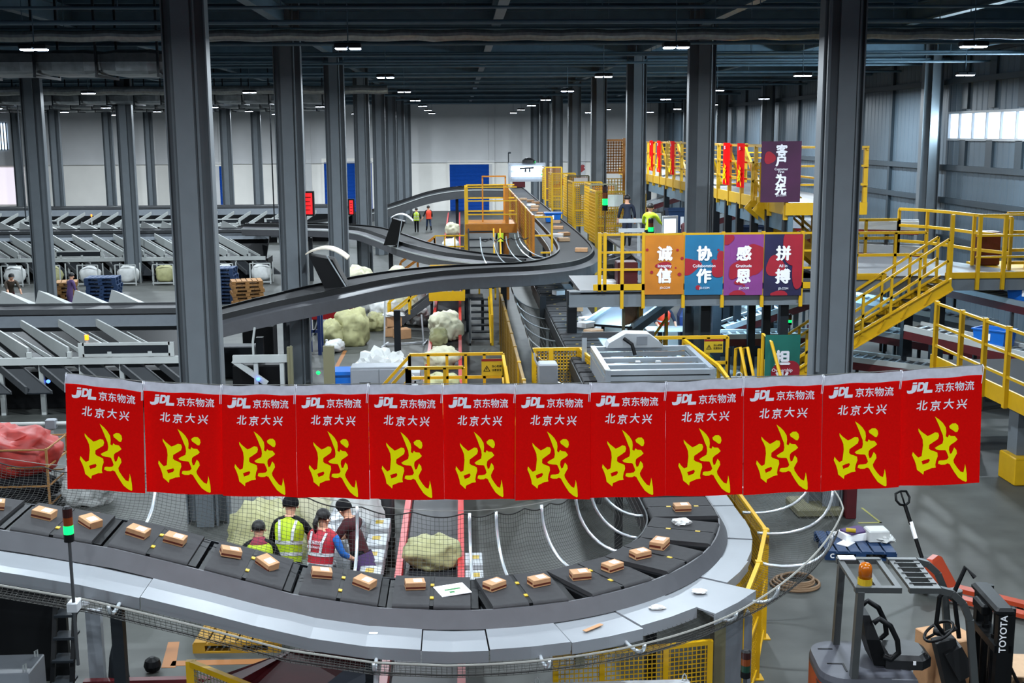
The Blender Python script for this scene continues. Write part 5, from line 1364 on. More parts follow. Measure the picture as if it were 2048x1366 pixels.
def stack_light(label, p, z0, r=.055, hgt=.5, lit=2, pole=.02):
    """three-part signal tower on a thin pole; lit: which section glows (0 top red, 1 amber, 2 green)"""
    x, y, z = p
    t = thing('signal_tower', label, 'signal light', (x, y, z0))
    obj('pole', MB().tube([(x, y, z0), (x, y, z)], pole, 8), 'chute_dark', t)
    obj('base', MB().cyl((x, y), r * 1.05, z, z + hgt * .22, 14), 'black', t)
    for k, (m, g) in enumerate((('lens_green', 'glow_green'), ('lens_amber', 'glow_amber'), ('lens_dark', 'glow_red'))):
        zz = z + hgt * (.22 + .24 * k)
        obj(('green_lens', 'amber_lens', 'red_lens')[k], MB().cyl((x, y), r, zz, zz + hgt * .235, 14), g if 2 - k == lit else m, t)
    obj('cap', MB().cyl((x, y), r, z + hgt * .94, z + hgt, 14, r * .6), 'black', t)
    return t
stack_light('signal tower with green lit, by the nearest yellow gate', (5.35, 44.4, 3.9), 2.5, .1, .95)
stack_light('signal tower with green lit, before the yellow-green clad person above the orange poster', (5.6, 35.2, 3.75), 2.93, .08, .5)
stack_light('signal tower with green lit, between the dark posts under the high walkway', (9.3, 41, 4.25), 2.93, .1, .5)
stack_light('signal tower with green lit, under the platform by the masked worker', (4.9, 33.5, .95), 0, .09, .6)
stack_light('small signal tower with green lit, above the teal poster', (9.0, 32.2, 1.5), 0, .05, .3)
stack_light('signal tower with green lit, under the platform edge left of the masked worker', (5.4, 36.5, 1.55), 0, .08, .5)
# ------------------------------------------------------------------ aluminium scanning frame, mesh fence, cabinets in the middle
t = thing('scanning_frame', 'open-topped aluminium scanning frame with a white camera hood over the sorter', 'scanner', (3.75, 23.4, 0))
x0, x1, y0, y1, zt = 2.75, 4.75, 22.2, 24.75, 2.3
for x in (x0, x1):
    obj('side_beam', MB().box(x - .05, x + .05, y0, y1, zt - .1, zt).box(x - .06, x + .06, y0, y1, zt - .2, zt - .14), 'alu', t)
    for y in (y0, y1): obj('upright', MB().box(x - .05, x + .05, y - .05, y + .05, 1.78 if x < 4 else 0, zt), 'alu', t)
for y in (y0, y0 + .55, y0 + 1.25, y1): obj('cross_beam', MB().box(x0, x1, y - .06, y + .06, zt - .1, zt - .01).box(x0, x1, y - .06 + .02, y + .06, zt - .22, zt - .13), 'alu', t)
obj('dark_panel', MB().box(x0 + .06, x1 - .06, y0 - .02, y0 + .02, zt - .8, zt - .1), 'steel_dark', t)
obj('side_panel', MB().box(x0 - .04, x0, y0 + .05, y1, zt - .62, zt - .22), 'cabinet_grey', t)
obj('camera_hood', MB().prismy([(3.0, zt + .02), (4.2, zt + .02), (4.12, zt + .12), (3.88, zt + .3), (3.4, zt + .32), (3.05, zt + .12)], y1 - .35, y1 + .1), 'white_paint', t)
obj('hood_plate', MB().box(3.62, 3.84, y1 - .37, y1 - .35, zt + .08, zt + .26), 'cabinet_grey', t)
obj('cable', MB().tube([(3.35, y1 - .38, zt + .22), (3.5, y1 - .5, zt + .12), (3.56, y1 - .55, zt - .1)], .04, 8), 'black', t)
obj('sensor', MB().rbox((3.4, y0 + .85, zt - .12), (.9, .05, .04), .01).rbox((3.45, y0 + .85, zt - .06), (.1, .08, .12), .01).rbox((3.85, y0 + .85, zt - .06), (.1, .08, .12), .01), 'white_paint', t)
t = thing('scanning_frame', 'plain aluminium gate frame just behind the scanning frame', 'frame', (3, 25.8, 0))
obj('beam', MB().box(2.62, 4.2, 25.7, 25.8, 2.32, 2.44), 'chute_dark', t)
for x in (2.62, 4.1): obj('upright', MB().box(x, x + .1, 25.7, 25.8, 1.8 if x > 4 else 0, 2.32), 'alu', t)
t = thing('mesh_fence', 'long yellow mesh fence running away beside the bent white tubes', 'fence', (1.2, 30, 0))
for i in range(9):
    a, b = V((1.22, 21.5 + i * 1.9, 0)), V((1.22, 23.4 + i * 1.9, 0))
    obj('post', MB().bar(a, a + V((0, 0, 1.9)), .08), ('yellow', 'yellow_shaded')[i > 2], t)
    obj('panel', mesh_panel(MB().bar(a + V((0, 0, 1.85)), b + V((0, 0, 1.85)), .06), a, b, 1.85, .09, .012), 'yellow_shaded', t)
t = thing('mesh_fence', 'low yellow mesh fence panel with a gate behind the white box', 'fence', (2, 26.3, 0))
for x in (1.6, 1.98, 2.62): obj('post', MB().box(x - .05, x + .05, 26.25, 26.35, 0, 2.0), 'yellow', t)
for a, b in ((1.6, 1.98), (1.98, 2.62)):
    obj('panel', mesh_panel(MB().bar((a, 26.3, 1.97), (b, 26.3, 1.97), .07).bar((a, 26.3, .9), (b, 26.3, .9), .06), (a, 26.3, 0), (b, 26.3, 0), 1.95, .07, .022), 'yellow', t)
obj('latch', MB().rbox((2.5, 26.2, 1.3), (.14, .1, .2), .02), 'steel_dark', t)
obj('panel', mesh_panel(MB().bar((2.62, 26.3, 1.97), (2.75, 25.2, 1.97), .05), (2.62, 26.3, 0), (2.75, 25.2, 0), 1.95, .08, .022), 'yellow', t)
tag(obj('cabinet', MB().rbox((1.78, 24.6, 1.0), (.4, .45, 2.0), .03), 'cabinet_grey', loc=(1.78, 24.6, 0)), 'plain pale grey cabinet in front of the low yellow mesh panel', 'cabinet')
t = thing('step_railing', 'yellow tube railing with a warning sign right of the scanning frame', 'railing', (5, 26, 0))
obj('railing', rail_run(MB(), [(4.2, 26, 1.2), (4.9, 26, 1.2), (5.45, 26, 1.2), (5.88, 26, 1.2)], .035, 1.05, (.45,)), 'yellow', t)
obj('railing', rail_run(MB(), [(4.9, 25.9, 1.2), (5.35, 24.4, .9), (5.5, 23.4, .6)], .035, 1.0, (.5,)), 'yellow', t)
for dx in (.08, .24): obj('railing', MB().tube([(5.95 + dx, 26, .2), (5.97 + dx, 25.9, 2.0), (6.02 + dx, 25.7, 2.06), (6.12 + dx, 25.2, 1.2), (6.14 + dx, 25.1, 0.1)], .035, 6), 'yellow', t)
obj('deck', MB().box(4.15, 5.95, 25.2, 26.1, 1.14, 1.2), 'steel_dark', t)
for x in (4.2, 5.88): obj('leg', MB().box(x - .05, x + .05, 25.25, 25.35, 0, 1.14), 'yellow', t)
warning_sign(t, (5.56, 25.94, 2.06), .42, .3)
t = thing('step_railing', 'narrow yellow A-shaped railing against the teal poster', 'railing', (6.6, 25.2, 0))
obj('railing', MB().tube([(6.42, 25.3, 0), (6.42, 25.3, 2.1)], .035, 6).tube([(6.45, 25.2, 0), (6.47, 25.2, 2.45), (6.6, 25.0, 2.3), (6.86, 24.4, 1.0), (6.9, 24.3, 0)], .035, 6).tube([(6.52, 25.1, 0), (6.52, 25.1, 1.9)], .035, 6), 'yellow', t)
t = thing('equipment_box', 'pale sloping-topped equipment box with a lifting eye right of the scanning frame', 'cabinet', (5.7, 24.6, 0))
obj('body', MB().rbox((5.75, 24.4, .77), (1.15, 1.5, 1.54), .03), 'cabinet_grey', t)
obj('lifting_eye', MB().tube([(5.9 + .06 * math.cos(a), 24.9, 1.6 + .06 * math.sin(a)) for a in [k * PI / 6 for k in range(13)]], .015, 6), 'chute', t)
obj('antenna', MB().tube([(5.68, 24.9, 1.54), (5.68, 24.9, 2.2)], .02, 6).lathe((5.68, 24.9, 1.54), [(.06, 0), (.03, .08), (.02, .1)], 8), 'black', t)
t = thing('machine_box', 'green machine glimpsed behind the warning-sign railing', 'machine', (5.6, 29, 0))
obj('body', MB().rbox((5.5, 28.0, .8), (.9, .6, 1.4), .03), 'lens_green', t)
t = thing('gate', 'olive-framed tall gate leaf standing open by the lower sorter', 'gate', (4.3, 30, 0))
obj('frame', MB().bar((4.05, 29.6, 0), (4.05, 29.6, 2.7), .07).bar((4.55, 30.6, 0), (4.55, 30.6, 2.6), .08).bar((4.05, 29.6, 2.7), (4.55, 30.6, 2.6), .07).bar((4.05, 29.6, 1.35), (4.55, 30.6, 1.3), .07).bar((4.05, 29.6, .2), (4.55, 30.6, .2), .07), 'olive', t)
obj('solid_panel', MB().bar((4.08, 29.62, 2.3), (4.52, 30.55, 2.25), .02, .7), 'cardboard', t)
obj('mesh_infill', mesh_panel(MB(), (4.05, 29.6, 0), (4.55, 30.6, 0), 1.3, .07, .015), 'yellow', t)
obj('yellow_post', MB().box(4.6, 4.7, 30.6, 30.7, 0, 2.75), 'yellow', t)
t = thing('mesh_fence', 'sloping yellow mesh screen in front of the masked worker', 'fence', (5.2, 32, 0))
obj('panel', mesh_panel(MB().bar((4.9, 31.2, 1.15), (5.6, 32.2, 1.75), .05).bar((5.6, 32.2, 0), (5.6, 32.2, 1.75), .06), (4.95, 31.25, 0), (5.6, 32.2, 0), 1.2, .07, .015), 'yellow', t)
t = thing('work_table', 'work table in front of the masked worker under the platform', 'table', (6.1, 35.2, 0))
obj('top', MB().box(5.5, 6.9, 34.9, 35.7, .9, .95), 'white_paint', t)
for x in (5.55, 6.85):
    for y in (34.95, 35.65): obj('leg', MB().box(x - .03, x + .03, y - .03, y + .03, 0, .9), 'steel_dark', t)
tag(obj('blue_bag', MB().loft([[(6.7, 35.9, 0), (7.3, 35.9, 0), (7.3, 36.3, 0), (6.7, 36.3, 0)], [(6.62, 35.85, 1.2), (7.35, 35.85, 1.1), (7.35, 36.35, 1.1), (6.62, 36.35, 1.2)], [(6.85, 36, 1.75), (7.3, 36, 1.5), (7.3, 36.2, 1.5), (6.85, 36.2, 1.75)]]), 'rack_blue', loc=(7, 36, 0)), 'tall blue woven bag leaning beside the masked worker', 'bag')
for i, (x, y, z, m) in enumerate(((3.2, 33.3, 1.8, 'cardboard'), (3.3, 31.2, 1.8, 'paper'), (3.05, 36.8, 1.8, 'paper'), (3.25, 29.2, 1.8, 'cardboard_pale'), (3.2, 30.4, 1.8, 'paper'))):
    o = obj('parcel', MB().rbox((x, y, z + .07), (.4, .3, .14), .01, .2 * i), m, loc=(x, y, z)); tag(o, ('brown parcel on the lower sorter under the platform end', 'flat white parcel on the lower sorter', 'white parcel on the lower sorter under the upper loop', 'pale parcel on the lower sorter nearest the scanning frame', 'second white parcel on the lower sorter by the gate leaf')[i], 'parcel')
t = thing('yellow_frame', 'small yellow tube frames behind the climbing roller conveyor', 'frame', (8.4, 36.5, 0))
obj('frame', rail_run(MB(), [(7.95, 36.8, .0), (8.5, 36.8, 0), (9.0, 36.8, 0), (9.9, 36.8, 0)], .06, 2.1, (.55,)).bar((8.0, 36.8, 1.2), (8.5, 36.8, 2.0), .05).bar((8.0, 36.8, 1.9), (8.7, 36.8, 1.1), .05), 'yellow', t)
tag(obj('plastic_wrap', MB().blob((9.1, 35.9, 1.0), (1.2, .6, .75), 17, .3), 'sack_white', loc=(9.1, 35.9, 1.0)), 'white wrapped goods in front of the yellow tube frames', 'wrap')
tag(obj('stand', MB().rbox((9.1, 35.9, .5), (1.2, .7, 1.0), .02), 'steel_dark', loc=(9.1, 35.9, 0)), 'dark stand under the white wrapped goods', 'stand')
t = thing('crate', 'dark red crate behind the railing left of the orange poster', 'crate', (4.15, 29.6, 2.93))
obj('body', MB().rbox((4.12, 29.7, 3.25), (.5, .6, .64), .02), 'dark_red', t)
tag(obj('cardboard_sheet', MB().rbox((3.75, 29.9, 3.0), (.35, .5, .14), .01, .3), 'paper', loc=(3.75, 29.9, 2.93)), 'pale flat goods on the platform beside the dark red crate', 'goods')
tag(obj('tied_bag', MB().blob((4.1, 30.6, 2.93), (.8, .6, .75), 61, .3), 'black_gloss', loc=(4.1, 30.6, 2.93)), 'glossy black bag behind the dark red crate', 'bag')
# ------------------------------------------------------------------ forklift at the right
FL = thing('forklift', 'small grey and orange forklift with an amber beacon at the corner of the picture', 'forklift', (3.8, 12.2, 0), None, math.radians(-5))
def lp(name, mb, m, parent=None, smooth=False): return obj(name, mb, m, parent or FL, smooth=smooth, local=True)
def rounded(hx0, hx1, hy, r, n=6):
    """outline with round rear corners"""
    pts = []
    for k in range(n + 1): a = PI + k * PI / 2 / n; pts.append((hx0 + r + r * math.cos(a), -hy + r + r * math.sin(a)))
    pts += [(hx1, -hy), (hx1, hy)]
    for k in range(n + 1): a = PI / 2 + k * PI / 2 / n; pts.append((hx0 + r + r * math.cos(a), hy - r + r * math.sin(a)))
    return pts
o1 = rounded(0, 1.0, .5, .28)
lp('counterweight', MB().loft([[(x * 1.0, y, .22) for x, y in o1], [(x, y, .9) for x, y in o1]]), 'orange_paint')
ins = [(.5 + (x - .5) * .97, y * .97) for x, y in o1]
lp('hood', MB().loft([[(x, y, .9) for x, y in o1], [(x, y, .96) for x, y in o1], [(x, y, 1.02) for x, y in ins]]), 'forklift_grey')
lp('hood_seam', MB().box(.12, .3, -.12, -.1, 1.02, 1.026).box(.28, .3, -.3, -.12, 1.02, 1.026).box(.1, .26, .26, .28, 1.02, 1.026), 'black')
lp('floor_plate', MB().box(.9, 1.5, -.45, .45, .3, .42).box(.95, 1.0, -.48, .48, .4, .8), 'forklift_grey')
Mtx = Matrix.Translation((-.004, .0, .82)) @ Matrix.Rotation(-PI / 2, 4, 'Z') @ Matrix.Rotation(PI / 2, 4, 'X')
m = MB()
for i, ch in enumerate('TOYOTA'):
    a = -2.35 + i * .22
    c = V((.28 + .286 * math.cos(a - PI / 2 + .8), -.22 + .286 * math.sin(a - PI / 2 + .8), .84))
    ang = a - PI / 2 + .8
    m.text(ch, .13, Matrix.Translation(c) @ Matrix.Rotation(ang + PI / 2, 4, 'Z') @ Matrix.Rotation(PI / 2, 4, 'X'), bold=.03)
lp('lettering', m, 'guard_grey')
for y in (-.43, .43):
    lp('rear_pillar', MB().bar((.33, y, 1.0), (.36, y, 1.98), .07, .1), 'guard_grey')
    m = MB().bar((.3, y, 2.0), (.78, y, 2.0), .07, .06).bar((.86, y, 2.0), (1.18, y, 2.0), .07, .06)
    pts = [(1.18, y, 2.0), (1.3, y, 1.97), (1.42, y, 1.86), (1.5, y, 1.68), (1.62, y, .75)]
    for a, b in zip(pts, pts[1:]): m.bar(a, b, .07, .07)
    lp('guard_rail', m, 'guard_grey')
for x in (.34, .56, .76, .9, 1.16): lp('cross_bar', MB().bar((x, -.43, 2.0), (x, .43, 2.0), .06, .04), 'guard_grey')
for y in (-.3, -.15, 0, .15, .3): lp('roof_slat', MB().bar((.9, y, 2.0), (1.18, y, 2.0), .015, .06), 'guard_grey')
lp('name_plate', MB().box(.32, .5, .36, .47, 2.03, 2.045), 'paper')
lp('side_sticker', MB().box(.315, .385, .465, .47, 1.55, 1.65), 'paper')
bc = lp('beacon', MB().cyl((.42, -.36), .075, 2.03, 2.1, 18), 'sign_yellow'); 
def sub(name, mb, m, par, smooth=False): return obj(name, mb, m, par, smooth=smooth, local=True)
sub('beacon_lens', MB().lathe((.42, -.36, 2.1), [(.07, 0), (.07, .1), (.062, .14), (.04, .16), (.001, .165)], 18), 'amber', bc, True)
sub('beacon_foot', MB().cyl((.42, -.36), .06, 1.99, 2.03, 14), 'black', bc)
# seat with looped armrests
seat = lp('seat', MB().loft([[(x, y, z) for x, y in ((.72, -.22), (1.1, -.25), (1.22, -.14), (1.22, .14), (1.1, .25), (.72, .22))] for z in (1.02, 1.12)] + [[(.76 + (x - .76) * .9, y * .85, 1.17) for x, y in ((.76, -.22), (1.1, -.25), (1.2, -.14), (1.2, .14), (1.1, .25), (.76, .22))]]), 'black_gloss')
sub('backrest', MB().loft([[(.6, -.2, 1.05), (.76, -.2, 1.05), (.76, .2, 1.05), (.6, .2, 1.05)], [(.5, -.22, 1.35), (.64, -.23, 1.35), (.64, .23, 1.35), (.5, .22, 1.35)], [(.46, -.16, 1.6), (.54, -.16, 1.6), (.54, .16, 1.6), (.46, .16, 1.6)]]), 'black', seat)
for y in (-.25, .25): sub('arm_loop', MB().tube([(.56, y, 1.55), (.62, y, 1.6), (.74, y, 1.52), (.82, y, 1.36), (.84, y, 1.22), (.76, y, 1.14), (.68, y, 1.18)], .03, 8), 'black', seat, True)
sub('buckle', MB().box(1.0, 1.03, -.252, -.24, 1.08, 1.12), 'paper', seat)
col = lp('steering_column', MB().bar((1.6, .02, .5), (1.38, 0, 1.28), .16, .22).bar((1.62, 0, .9), (1.45, 0, 1.2), .3, .2), 'black_gloss')
cc = V((1.33, 0, 1.36)); ax = V((-.55, 0, .83)).normalized(); l1 = V((0, 1, 0)); l2 = ax.cross(l1)
sw = [(cc + l1 * (.17 * math.cos(a)) + l2 * (.17 * math.sin(a))) for a in [k * PI / 12 for k in range(25)]]
sub('steering_wheel', MB().tube(sw, .016, 8, False).tube([cc - l1 * .16, cc + l1 * .16], .015, 6).tube([cc, cc + l2 * .16], .015, 6).lathe(cc, [(.06, -.03), (.06, .02), (.01, .03)], 12), 'black', col, True)
lp('grab_handle', MB().tube([(1.36, -.1, 1.9), (1.28, -.12, 1.8), (1.26, -.12, 1.5), (1.36, -.08, 1.36), (1.5, -.05, 1.42)], .025, 8), 'black')
for y in (-.33, .33):
    lp('mast_rail', MB().box(1.82, 1.94, y - .05, y + .05, .08, 1.74).box(1.92, 2.0, y - .03, y + .03, .08, 1.77), 'black')
lp('mast_crosshead', MB().rbox((1.88, 0, 1.74), (.2, .8, .09), .03).rbox((1.77, 0, 1.66), (.1, .3, .12), .02).box(1.8, 1.98, -.36, .36, 1.28, 1.36), 'black')
for y in (-.14, .14): lp('lift_cylinder', MB().tube([(1.88, y, .1), (1.88, y, 1.4)], .045, 10).tube([(1.88, y, 1.35), (1.88, y, 1.72)], .025, 8), 'black')
lp('chain', MB().box(1.94, 1.955, -.02, .02, .3, 1.72), 'wood')
lp('mast_lettering', MB().text('TOYOTA', .1, Matrix.Translation((1.875, -.386, 1.5)) @ Matrix.Rotation(PI / 2, 4, 'X') @ Matrix.Rotation(PI / 2, 4, 'Z'), bold=.02), 'paper')
lp('hose', MB().tube([(1.75, .2, 1.9), (1.66, .25, 2.0), (1.55, .25, 1.7), (1.62, .2, 1.2)], .025, 7).tube([(1.95, -.3, 1.2), (2.1, -.32, .9), (2.05, -.3, .6)], .02, 7), 'black')
lp('headlamp', MB().lathe((1.62, .42, 1.62), [(.05, -.07), (.08, -.03), (.08, .05), (.01, .06)], 12), 'guard_grey')
lp('fork_carriage', MB().box(1.97, 2.03, -.42, .42, .2, .3).box(1.97, 2.03, -.42, .42, .5, .6), 'black')
for y in (-.25, .25): lp('fork', MB().box(2.03, 2.08, y - .05, y + .05, .06, .6).box(2.03, 3.0, y - .05, y + .05, .04, .08), 'black')
for x, y, r in ((.3, -.38, .2), (.3, .38, .2), (1.62, -.42, .24), (1.62, .42, .24)):
    w_ = MB(); w_.loft([[(x + q * math.cos(2 * PI * k / 20), y + dy, r + q * math.sin(2 * PI * k / 20)) for k in range(20)] for q, dy in ((r * .55, -.08), (r * .95, -.075), (r, -.05), (r, .05), (r * .95, .075), (r * .55, .08))])
    lp('wheel', w_, 'rubber')
t = thing('carton', 'tall brown carton standing behind the forklift mast', 'carton', (5.7, 12.75, 0))
obj('box', MB().rbox((5.55, 12.85, .5), (.5, .5, 1.0), .01, .3), 'cardboard', t)
t = thing('carton', 'brown carton on the floor beyond the forklift mast', 'carton', (6.15, 12.2, 0))
obj('box', MB().rbox((6.2, 12.4, .4), (.5, .6, .8), .01, -.1), 'cardboard_pale', t)
tag(obj('black_sack', MB().blob((6.2, 11.6, 0), (.7, .6, 1.1), 4, .2), 'black_gloss', loc=(6.2, 11.6, 0)), 'glossy black bag beside the forklift mast at the edge', 'bag')
# ------------------------------------------------------------------ pallet jack, pallets, rope, cabinet on the open floor
ang = math.atan2(-1.05, 1.2)
t = thing('pallet_jack', 'orange hand pallet jack with its black handle tipped back', 'pallet jack', (6.75, 16.6, 0), None, ang)
obj('handle', MB().tube([(.0, 0, .45), (-.36, .12, 1.22)], .03, 8), 'black', t, local=True)
loopm = MB(); c = V((-.36, .12, 1.22)); up = V((-.36, .12, .77)).normalized(); sd = V((.3, .95, 0)).normalized(); sd = (sd - up * sd.dot(up)).normalized()
loopm.tube([c, c + sd * .1 + up * .03, c + sd * .15 + up * .1, c + sd * .12 + up * .2, c + up * .22, c - sd * .12 + up * .2, c - sd * .15 + up * .1, c - sd * .1 + up * .03, c], .018, 8)
loopm.tube([c, c + up * .22], .014, 6)
obj('grip_loop', loopm, 'black', t, smooth=True, local=True)
obj('sticker', MB().tube([(-.15, .05, .77), (-.25, .085, 1.0)], .032, 8), 'paper', t, local=True)
obj('pump', MB().cyl((0, 0), .09, .1, .5, 14).rbox((.06, 0, .45), (.22, .2, .14), .03), 'black', t, local=True)
obj('body', MB().loft([[(.08, -.2, .12), (.42, -.27, .12), (.42, .27, .12), (.08, .2, .12)], [(.08, -.18, .5), (.2, -.2, .52), (.2, .2, .52), (.08, .18, .5)], [(.09, -.12, .56), (.17, -.12, .56), (.17, .12, .56), (.09, .12, .56)]]), 'orange_paint', t, local=True)
for y in (-.19, .19):
    obj('fork', MB().loft([[(.4, y - .08, .06), (.4, y + .08, .06), (.4, y + .08, .13), (.4, y - .08, .13)], [(1.5, y - .08, .05), (1.5, y + .08, .05), (1.5, y + .08, .11), (1.5, y - .08, .11)], [(1.6, y - .04, .05), (1.6, y + .04, .05), (1.6, y + .04, .08), (1.6, y - .04, .08)]]), 'orange_paint', t, local=True)
    obj('fork_wheel', MB().loft([[(1.35 + .04 * math.cos(k), y + d, .04 + .04 * math.sin(k)) for k in [q * PI / 5 for q in range(10)]] for d in (-.05, .05)]), 'rubber', t, local=True)
for y in (-.06, .06): obj('steer_wheel', MB().loft([[(.0 + .09 * math.cos(k), y + d, .09 + .09 * math.sin(k)) for k in [q * PI / 8 for q in range(16)]] for d in (-.025, .025)]), 'rubber', t, local=True)
bp = make_pallet('blue plastic pallet on the floor, holding papers and a clear box', (6.33, 18.42, 0), 'pallet_blue', math.radians(-6), (1.12, 1.0), .15)
obj('logo', MB().flat([[(.045 * math.cos(a), .04 * math.sin(a)) for a in [k * PI / 10 for k in range(3, 18)]] + [(.025 * math.cos(a), .022 * math.sin(a)) for a in [k * PI / 10 for k in range(17, 2, -1)]]], facing((-.44, -.505, .075))), 'paper', bp, local=True)
for i, (x, y, z, d, rz, m, lab) in enumerate(((6.35, 18.55, .15, (.42, .3, .12), .2, 'paper', 'thick stack of booklets on the blue pallet'), (6.38, 18.56, .27, (.4, .28, .03), .45, 'cloth_purple', 'lilac folder lying on the booklets'), (6.25, 18.75, .15, (.3, .22, .02), -.2, 'paper', 'white sheets at the far side of the blue pallet'), (6.5, 18.8, .15, (.36, .26, .03), .1, 'paper', 'white printed bag flat behind the booklets'), (6.6, 18.85, .15, (.34, .24, .02), .3, 'red_paint', 'red folder peeping out behind the printed bag'), (6.15, 18.3, .15, (.26, .2, .02), .8, 'paper', 'loose white sheet at the near side of the booklets'))):
    o = obj('papers', MB().rbox((x, y, z + d[2] / 2), d, .004, rz), m, loc=(x, y, z)); tag(o, lab, 'papers')
tag(obj('paper_roll', MB().tube([(6.2, 18.46, .33), (6.34, 18.4, .33)], .035, 10), 'sign_yellow', loc=(6.27, 18.43, .3)), 'yellow rolled paper on the booklets of the blue pallet', 'paper')
t = thing('clear_box', 'clear plastic box beside the booklets on the blue pallet', 'box', (6.68, 18.45, .15))
obj('box', MB().rbox((6.7, 18.45, .25), (.34, .3, .2), .02), 'sack_white', t)
obj('film', MB().blob((6.82, 18.4, .15), (.25, .3, .1), 9, .4), 'sack_white', t)
t = thing('rope_coil', 'coil of tan hose on the floor under the outer net', 'hose', (4.95, 17.0, 0))
for k in range(5): obj('loop', MB().tube([(4.95 + (.36 - .03 * k) * math.cos(a) + .03 * math.sin(k * 2), 16.95 + (.32 - .025 * k) * math.sin(a), .025 + .022 * k) for a in [q * PI / 14 for q in range(29)]], .02, 6, False), 'hose', t, smooth=True)
tag(obj('hydrant_cabinet', MB().rbox((6.79, 20.08, .6), (.18, .2, 1.2), .01), 'dark_red', loc=(6.79, 20.08, 0)), 'dark red cabinet standing beside the plinth of the thick right column', 'cabinet')
make_pallet('yellow plastic pallet on the floor under the loop', (-3.0, 15.45, 0), 'pallet_yellow', math.radians(-2), (1.15, .9), .15)
t = thing('mesh_fence', 'tall yellow mesh fence standing under the outer edge of the bend', 'fence', (3.8, 14.5, 0))
F = [V((3.15, 12.75, 0)), V((3.6, 13.9, 0)), V((3.99, 15.1, 0)), V((4.02, 17.0, 0)), V((4.02, 19.0, 0))]
for p in F[1:]: obj('post', MB().bar(p, p + V((0, 0, 1.53)), .08).box(p.x - .09, p.x + .09, p.y - .09, p.y + .09, 0, .015), 'yellow', t)
for a, b in zip(F, F[1:]): obj('panel', mesh_panel(MB().bar(a + V((0, 0, 1.5)), b + V((0, 0, 1.5)), .05).bar(a + V((0, 0, .1)), b + V((0, 0, .1)), .05).bar(a + V((0, 0, .8)), b + V((0, 0, .8)), .05), a, b, 1.5, .055, .012), 'yellow', t)
t = thing('mesh_fence', 'yellow mesh fence panels behind the white cabinet at the bottom edge', 'fence', (1.6, 11.9, 0))
P3 = [V((.95, 11.98, 0)), V((1.45, 12.02, 0)), V((2.15, 12.1, 0)), V((2.65, 12.2, 0))]
for p in P3: obj('post', MB().bar(p, p + V((0, 0, 1.27)), .06), 'yellow', t)
for a, b in zip(P3, P3[1:]): obj('panel', mesh_panel(MB().bar(a + V((0, 0, 1.25)), b + V((0, 0, 1.25)), .05), a, b, 1.22, .05, .01), 'yellow', t)
obj('lock_box', MB().rbox((1.2, 11.9, 1.2), (.1, .08, .14), .01), 'olive', t)
t = thing('floor_cabinet', 'white cabinet top cut by the bottom edge under the bend', 'cabinet', (1.5, 11.4, 0))
obj('body', MB().rbox((1.5, 11.4, .5), (1.72, .9, 1.0), .015), 'white_paint', t)
for x in (.72, 2.28): obj('lifting_eye', MB().tube([(x, 11.8, 1.0), (x, 11.8, 1.05), (x + .02, 11.8, 1.08), (x + .04, 11.8, 1.05), (x + .04, 11.8, 1.0)], .008, 5), 'chute', t)
t = thing('floor_cabinet', 'pale grey cabinet cut by the left corner of the picture', 'cabinet', (-5.1, 12.6, 0))
obj('body', MB().rbox((-5.2, 12.62, .5), (.96, .5, 1.0), .012), 'cabinet_grey', t)
for x, y in ((-4.8, 12.44), (-4.8, 12.8)): obj('lifting_eye', MB().tube([(x, y, 1.0), (x, y, 1.06), (x + .03, y, 1.08), (x + .03, y, 1.0)], .01, 5), 'chute', t)
tag(obj('curtain', MB().box(-8.5, -4.95, 14.3, 14.38, 0, 2.15), 'black', loc=(-6.5, 14.3, 0)), 'black hanging curtain wall under the climbing loop', 'curtain')
tag(obj('partition_screen', MB().box(-4.68, -4.5, 14.2, 14.3, 0, .95), 'cabinet_grey', loc=(-4.6, 14.2, 0)), 'narrow pale blue-grey panel beside the black steps', 'panel')
t = thing('step_ladder', 'black steps half hidden beside the signal tower pole', 'ladder', (-4.8, 14, 0))
for x in (-4.95, -4.72): obj('rail', MB().bar((x, 13.6, 0), (x, 14.1, 1.5), .05), 'black', t)
for i in range(5): obj('tread', MB().box(-4.95, -4.7, 13.62 + i * .09, 13.85 + i * .09, .25 + i * .25, .28 + i * .25), 'steel_dark', t)
t = thing('tool_handle', 'upright dark handled tool standing left of the loop leg', 'tool', (-4.35, 14.2, 0))
obj('shaft', MB().lathe((-4.32, 14.2, 0), [(.14, 0), (.1, .35), (.06, .5), (.03, .55), (.03, .62), (.05, .65), (.05, .9), (.02, .92)], 12), 'steel_dark', t)
tag(obj('ball', MB().lathe((-3.98, 14.5, 0), [(.03, 0), (.09, .03), (.11, .09), (.09, .16), (.03, .2)], 14), 'black', loc=(-3.98, 14.5, 0)), 'round dark object on the floor right of the loop leg', 'ball')
t = thing('sheet_chute', 'dark red sheet-metal chute with a blue-grey tray at the bottom edge', 'chute', (-1.9, 12.6, 0))
obj('wall', MB().loft([[(-3.2, 12.0, .55), (-2.7, 12.0, .55), (-2.7, 12.05, .85), (-3.2, 12.05, .85)], [(-2.0, 12.95, .55), (-1.95, 13.0, .55), (-1.95, 13.0, .92), (-2.02, 12.97, .92)]]).loft([[(-2.02, 12.97, .9), (-1.95, 13.0, .9), (-1.95, 13.0, .93), (-2.02, 12.97, .93)], [(-1.0, 12.75, .9), (-.97, 12.7, .9), (-.97, 12.7, .93), (-1, 12.75, .93)]]).add([(-2.65, 12.45, .9), (-2.0, 12.97, .92), (-.95, 12.72, .9), (-1.3, 12.45, .75), (-1.9, 12.0, .7), (-2.75, 12.0, .7)], [(0, 1, 2, 3, 4, 5)]), 'dark_red', t)
